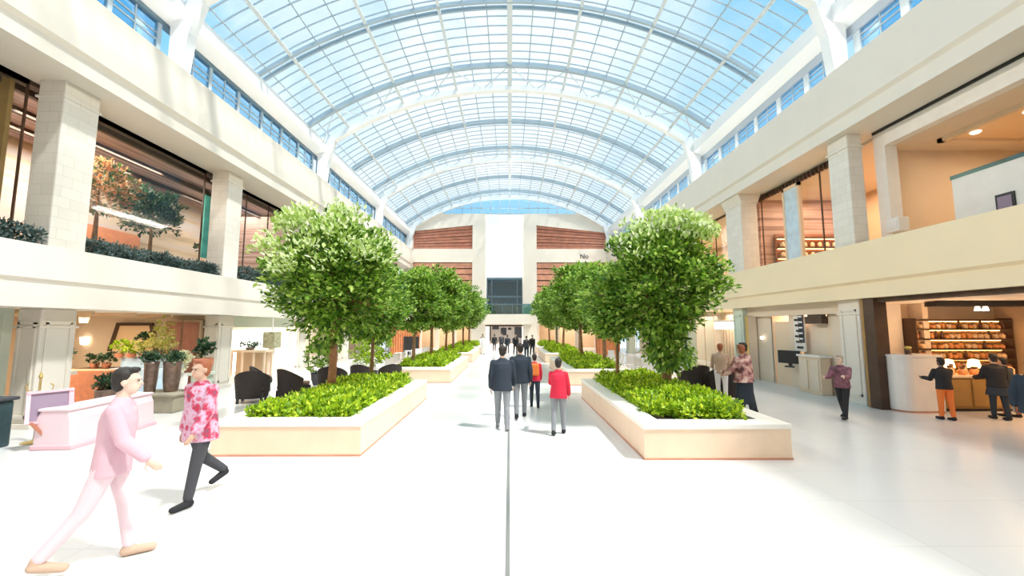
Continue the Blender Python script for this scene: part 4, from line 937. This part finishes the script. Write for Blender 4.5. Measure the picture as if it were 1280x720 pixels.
# ================================================================ PEOPLE
def capsule(mb, a, b, ra, rb, sx=1.0, n=12, ax=None):
    a, b = Vector(a), Vector(b); d = b-a; L = d.length; d = d/L if L > 1e-6 else Vector((0, 0, 1))
    u = (ax if ax is not None else (Vector((1, 0, 0)) if abs(d.x) < .9 else Vector((0, 1, 0)))); u = (u-d*u.dot(d)).normalized(); v = d.cross(u)
    rings = []
    for i in range(4): t = math.pi/2*(1-i/4); rings.append((a-d*ra*math.sin(t), ra*math.cos(t)))
    rings += [(a, ra), (a.lerp(b, .5), (ra+rb)/2), (b, rb)]
    for i in range(1, 5): t = math.pi/2*(i/4); rings.append((b+d*rb*math.sin(t), max(rb*math.cos(t), .0005)))
    rings[0] = (rings[0][0], .0005)
    vs = [c+(u*sx*math.cos(2*math.pi*k/n)+v*math.sin(2*math.pi*k/n))*r for c, r in rings for k in range(n)]
    m = len(rings)
    mb.add(vs, [(i*n+(k+1) % n, i*n+k, (i+1)*n+k, (i+1)*n+(k+1) % n) for i in range(m-1) for k in range(n)]+[tuple(range(n)), tuple(range((m-1)*n, m*n))[::-1]])
def loft(mb, rings, X, n=20):
    """rings: (centre, half width along X, half depth); flat ends"""
    vs = []
    for i, (c, rx, ry) in enumerate(rings):
        d = (rings[min(i+1, len(rings)-1)][0]-rings[max(i-1, 0)][0]).normalized(); u = (X-d*X.dot(d)).normalized(); v = d.cross(u)
        vs += [c+u*rx*math.cos(2*math.pi*k/n)+v*ry*math.sin(2*math.pi*k/n) for k in range(n)]
    m = len(rings)
    mb.add(vs, [(i*n+k, i*n+(k+1) % n, (i+1)*n+(k+1) % n, (i+1)*n+k) for i in range(m-1) for k in range(n)]+[tuple(range(n))[::-1], tuple(range((m-1)*n, m*n))])
def remesh(mb, name, m, parent, vox):
    me = bpy.data.meshes.new('t'); me.from_pydata(mb.v, [], mb.f); me.update(); ob = bpy.data.objects.new('t', me); col.objects.link(ob)
    r = ob.modifiers.new('r', 'REMESH'); r.mode = 'VOXEL'; r.voxel_size = vox; s = ob.modifiers.new('s', 'SMOOTH'); s.iterations = 3; s.factor = .5
    dg = bpy.context.evaluated_depsgraph_get(); me2 = bpy.data.meshes.new_from_object(ob.evaluated_get(dg)); me2.name = name
    bpy.data.objects.remove(ob); me2.materials.clear(); me2.materials.append(MATS[m]); me2.shade_smooth()
    o = bpy.data.objects.new(name, me2); col.objects.link(o); o.parent = parent; return o
def person(loc, rz, h, label, top='navy', bottom='grey_cloth', hair='hair_dark', skin='skin', shoes='black_cloth', legs=((20, 5), (-18, 25)), arms=((-20, 15), (20, 20)),
           lean=3, vox=.011, long_hair=False, loose=.0, coat=0, skirt=0, female=False, head_turn=0, sleeve=1.0, extra=None, splay=8, group=None):
    """Walking or standing figure facing local -Y; legs/arms: (forward swing, bend) in degrees, left then right."""
    o = tag(empty('person', loc, rz), label, 'person', group)
    hipz = .93; P = Vector((0, 0, hipz))
    J = []
    for s, (a, b) in zip((1, -1), legs):
        hp = P+Vector((s*.095, 0, -.02)); a, b = R(a), R(b)
        kn = hp+Vector((s*.01, -math.sin(a), -math.cos(a)))*.43; an = kn+Vector((0, -math.sin(a-b), -math.cos(a-b)))*.42
        J.append((hp, kn, an, a-b))
    dz = min(j[2].z-(.09 if abs(j[3]) < .4 else .14) for j in J)
    sh = Vector((0, 0, -dz)); P = P+sh; J = [(a+sh, b+sh, c+sh, t) for a, b, c, t in J]
    lr = R(lean); TD = Vector((0, -math.sin(lr), math.cos(lr))); X = Vector((1, 0, 0)); FW = Vector((0, -math.cos(lr), -math.sin(lr)))
    ch = P+TD*.36; nk = P+TD*.55; hd = nk+TD*.15+FW*.02; sw = .175 if female else .20
    A = []
    for s, (a, b) in zip((1, -1), arms):
        a, b = R(a), R(b); sp = math.sin(R(splay)); s0 = P+TD*.465+X*s*sw
        el = s0+Vector((s*sp, -math.sin(a+lr), -math.cos(a+lr))).normalized()*.29; wr = el+Vector((s*sp*.2, -math.sin(a+b+lr), -math.cos(a+b+lr))).normalized()*.25
        A.append((s0, el, wr, (wr-el).normalized(), s))
    # body
    b = MB()
    capsule(b, P+TD*.0, P+TD*.16, .115, .10, 1.35, ax=X); capsule(b, P+TD*.16, ch+TD*.04, .10, .12, 1.35, ax=X); capsule(b, ch+TD*.07-X*(sw-.07), ch+TD*.07+X*(sw-.07), .068, .068); capsule(b, ch+TD*.1, nk+TD*.06, .065, .052)
    for hp, kn, an, t in J:
        capsule(b, hp, kn, .088, .058); capsule(b, kn, an, .057, .038); ft = Vector((0, -math.cos(t*.6), math.sin(t*.6)*.6 - .05)).normalized(); capsule(b, an+Vector((0, .02, -.045)), an+Vector((0, 0, -.05))+ft*.15, .036, .028, 1.2, ax=X)
    for s0, el, wr, d, s in A:
        capsule(b, s0-TD*.01, el, .044, .036); capsule(b, el, wr, .038, .026)
        side = d.cross(X).normalized(); palm = wr+d*.05; capsule(b, wr, palm+d*.03, .026, .034, .55, ax=X)
        for k in range(4):
            base = palm+d*.045+side*(-.03+.02*k); L = (.065, .078, .074, .058)[k]; inn = X*(-s)
            mid = base+d*L*.55+inn*.008; capsule(b, base-d*.02, mid, .0095, .009, n=6); capsule(b, mid, mid+d*L*.35+inn*L*.35, .009, .0075, n=6)
        tb = palm-d*.01-side*.03; t1_ = tb-side*.035+d*.025; capsule(b, tb, t1_, .012, .010, n=6); capsule(b, t1_, t1_+d*.03+X*(-s)*.012, .010, .008, n=6)
    # head in head space
    ht = R(head_turn); hm = Matrix.Translation(hd) @ Matrix.Rotation(ht, 4, 'Z')
    hb = MB(); hb.ell((0, .012, .035), .078, .098, .098); hb.ell((0, -.02, -.045), .058, .072, .078); hb.ell((0, -.045, -.095), .035, .03, .024)
    capsule(hb, (0, -.088, .012), (0, -.108, -.022), .008, .014, n=8)
    for s in (-1, 1): hb.ell((s*.078, .01, -.005), .010, .02, .032)
    hb.ell((0, -.088, .035), .05, .012, .010); hb.ell((0, -.086, -.058), .024, .010, .009)
    b.add([hm @ Vector(v) for v in hb.v], hb.f)
    remesh(b, 'body', skin, o, vox)
    for s in (-1, 1):
        e = MB().ell((0, 0, 0), .011, .007, .007, 8, 6); e.v = [tuple(hm @ (Vector(v)+Vector((s*.03, -.089, .012)))) for v in e.v]; e.build('eye', 'black', o, smooth=True)
    e = MB().ell((0, 0, 0), .021, .007, .006, 8, 6); e.v = [tuple(hm @ (Vector(v)+Vector((0, -.093, -.058)))) for v in e.v]; e.build('mouth', 'terracotta', o, smooth=True)
    hh = MB(); hh.ell((0, .03, .052), .088, .098, .098); hh.ell((0, .055, -.01), .078, .065, .09); hh.ell((0, -.04, .115), .06, .05, .03)
    if long_hair: capsule(hh, (0, .06, .02), (0, .085, -.20), .075, .06, 1.2, ax=X)
    hh.v = [tuple(hm @ Vector(v)) for v in hh.v]; remesh(hh, 'hair', hair, o, vox)
    # clothes
    c = MB(); q = .02+loose
    q = .012+loose*.5; hw = .178 if female else .172
    loft(c, [(P+TD*(-.08-coat), hw+.012+loose*1.4, .125+loose*1.4), (P+TD*.0, hw+.008+loose, .125+loose), (P+TD*.16, .150+q+loose*.5, .108+q+loose*.5), (P+TD*.34, sw-.01+q, .118+q), (P+TD*.43, sw+.0+q, .10+q), (P+TD*.49, sw-.01, .082), (P+TD*.535, .10, .07), (P+TD*.565, .062, .058)], X)
    for s0, el, wr, d, s in A:
        e2 = el.lerp(wr, .92) if sleeve >= 1 else el
        capsule(c, s0-TD*.01, el, .050+q*.8, .043+q); 
        if sleeve >= 1: capsule(c, el, e2, .045+q, .034+q)
    remesh(c, 'shirt' if extra != 'jacket' else 'jacket', top, o, vox)
    c = MB(); capsule(c, P+TD*.0, P+TD*.08, .128, .118, 1.32, ax=X)
    for hp, kn, an, t in J: capsule(c, hp, kn, .102, .070); capsule(c, kn, kn.lerp(an, .93), .070, .055)
    if skirt:
        loft(c, [(P-Vector((0, 0, skirt)), .25, .20), (P-Vector((0, 0, skirt*.4)), .215, .17), (P, .18, .13), (P+TD*.1, .165, .12)], X)
    remesh(c, 'skirt' if skirt else 'trousers', bottom, o, vox)
    for hp, kn, an, t in J:
        c = MB(); ft = Vector((0, -math.cos(t*.6), math.sin(t*.6)*.6 - .05)).normalized(); capsule(c, an+Vector((0, .025, -.045)), an+Vector((0, 0, -.05))+ft*.17, .046, .036, 1.15, ax=X); capsule(c, an+Vector((0, .01, .0)), an+Vector((0, .01, -.03)), .046, .046)
        remesh(c, 'shoe', shoes, o, vox)
    if extra == 'backpack':
        c = MB(); c.box(-.14, .14, .12, .27, 0, .4); k = c.build('backpack', 'orange_cloth', None, bevel=.05); k.location = P+Vector((0, 0, .12)); k.parent = o
    s = h/1.76; o.scale = (s, s, s); return o
# facing: rz=0 looks at the camera, 180 walks away
person((-4.52, 6.05, 0), R(-15), 2.0, 'woman walking in a loose pink and red floral top and dark leggings', 'floral', 'charcoal', 'hair_auburn', 'skin', legs=((14, 4), (-16, 34)), arms=((12, 20), (-12, 22)), vox=.010, loose=.035, coat=.10, female=True)
person((-4.28, 4.5, 0), R(118), 2.02, 'person in a pale pink top and light trousers striding across the near left floor', 'pink_cloth', 'pink_white', 'hair_dark', 'skin_pale', shoes='tan_cloth', legs=((12, 4), (-20, 16)), arms=((-14, 15), (16, 25)), lean=3, vox=.010, loose=.012, coat=.05, female=True)
person((-.18, 10.1, 0), R(180), 2.0, 'man in a dark navy jacket and grey trousers walking away down the middle', 'navy', 'grey_cloth', 'hair_dark', 'skin', legs=((10, 2), (-9, 10)), arms=((-8, 12), (10, 14)), loose=.03, coat=.06, extra='jacket', shoes='grey_cloth')
person((.30, 11.3, 0), R(180), 2.0, 'person in a black jacket half hidden behind the man in navy', 'navy', 'grey_cloth', 'hair_dark', 'skin', legs=((-12, 10), (10, 2)), arms=((8, 12), (-10, 14)), loose=.02, coat=.05, extra='jacket')
person((.78, 12.7, 0), R(180), 1.62, 'child in red with an orange backpack walking away', 'red_cloth', 'navy', 'hair_dark', 'skin', legs=((9, 2), (-9, 12)), arms=((-8, 12), (10, 14)), loose=.01, extra='backpack', female=True)
person((1.15, 9.6, 0), R(165), 1.72, 'woman in a red jacket and grey jeans walking away beside the couple', 'red_cloth', 'grey_cloth', 'hair_dark', 'skin', legs=((-8, 8), (8, 2)), arms=((30, 60), (8, 14)), loose=.02, coat=.03, female=True, extra='jacket')
person((9.1, 11.1, 0), R(-60), 1.68, 'person in a mauve top and black trousers beside the right pillar', 'mauve_cloth', 'black_cloth', 'hair_grey', 'skin_pale', legs=((14, 3), (-12, 14)), arms=((35, 60), (20, 70)), loose=.02)
person((6.55, 11.35, 0), R(200), 1.95, 'heavily built person in a brown-pink patterned top and navy skirt', 'plaid', 'navy', 'hair_auburn', 'skin', legs=((6, 2), (-6, 6)), arms=((20, 40), (25, 50)), loose=.06, coat=.02, skirt=.62, female=True)
person((6.95, 11.9, 0), R(215), 1.98, 'taller person in patterned top close behind the one in navy skirt', 'plaid', 'navy', 'hair_dark', 'skin', legs=((6, 2), (-6, 6)), arms=((10, 50), (15, 60)), loose=.04)
person((7.0, 13.4, 0), R(150), 1.9, 'slim person in a pale tan top standing behind the right planter', 'tan_cloth', 'white_cloth', 'hair_auburn', 'skin', legs=((5, 2), (-5, 6)), arms=((10, 50), (15, 30)), vox=.014)
person((11.75, 10.95, 0), R(170), 1.62, 'shopper in a black top and orange-red trousers at the white counter', 'black_cloth', 'orange_cloth', 'hair_dark', 'skin_deep', legs=((4, 2), (-4, 4)), arms=((20, 70), (20, 75)), loose=.02)
person((13.25, 11.0, 0), R(160), 1.72, 'shopper in dark shorts and top before the glowing counter', 'black_cloth', 'navy', 'hair_dark', 'skin', legs=((4, 2), (-6, 6)), arms=((15, 60), (10, 40)), loose=.03, skirt=.3)
person((13.9, 11.3, 0), R(185), 1.6, 'shopper in a navy jacket to the right of the one in shorts', 'navy', 'brown_wood', 'hair_dark', 'skin', legs=((4, 2), (-6, 6)), arms=((5, 20), (10, 20)), loose=.02)
person((10.35, 8.0, 0), R(100), 1.85, 'person in dark navy clothes walking at the right edge of the photo', 'navy', 'navy', 'hair_dark', 'skin', shoes='tan_cloth', legs=((16, 4), (-18, 24)), arms=((-20, 15), (22, 20)), loose=.03, coat=.12)
far = [(-2.4, 36, 1.75, 'white_cloth', 'white_cloth', 'in white left of the middle'), (-1.5, 40, 1.7, 'black_cloth', 'charcoal', 'in black at the left of the far group'), (-.8, 39, 1.8, 'charcoal', 'black_cloth', 'in charcoal at the centre of the far group'),
       (-.2, 37, 1.7, 'navy', 'charcoal', 'in navy at the centre of the far group'), (.5, 35, 1.8, 'black_cloth', 'black_cloth', 'in black behind the couple'), (1.3, 31, 1.75, 'charcoal', 'navy', 'in charcoal right of the far group'),
       (1.9, 34, 1.75, 'black_cloth', 'navy', 'in black nearest the far right planter'), (-2.75, 41, 1.7, 'charcoal', 'black_cloth', 'in dark clothes beside the far left pillar')]
for k, (x, y, h, t, bt, lb) in enumerate(far):
    person((x, y, 0), R(180 if k % 2 else 10), h, 'distant person '+lb, t, bt, legs=((12, 4), (-12, 14)), vox=.02, splay=6)
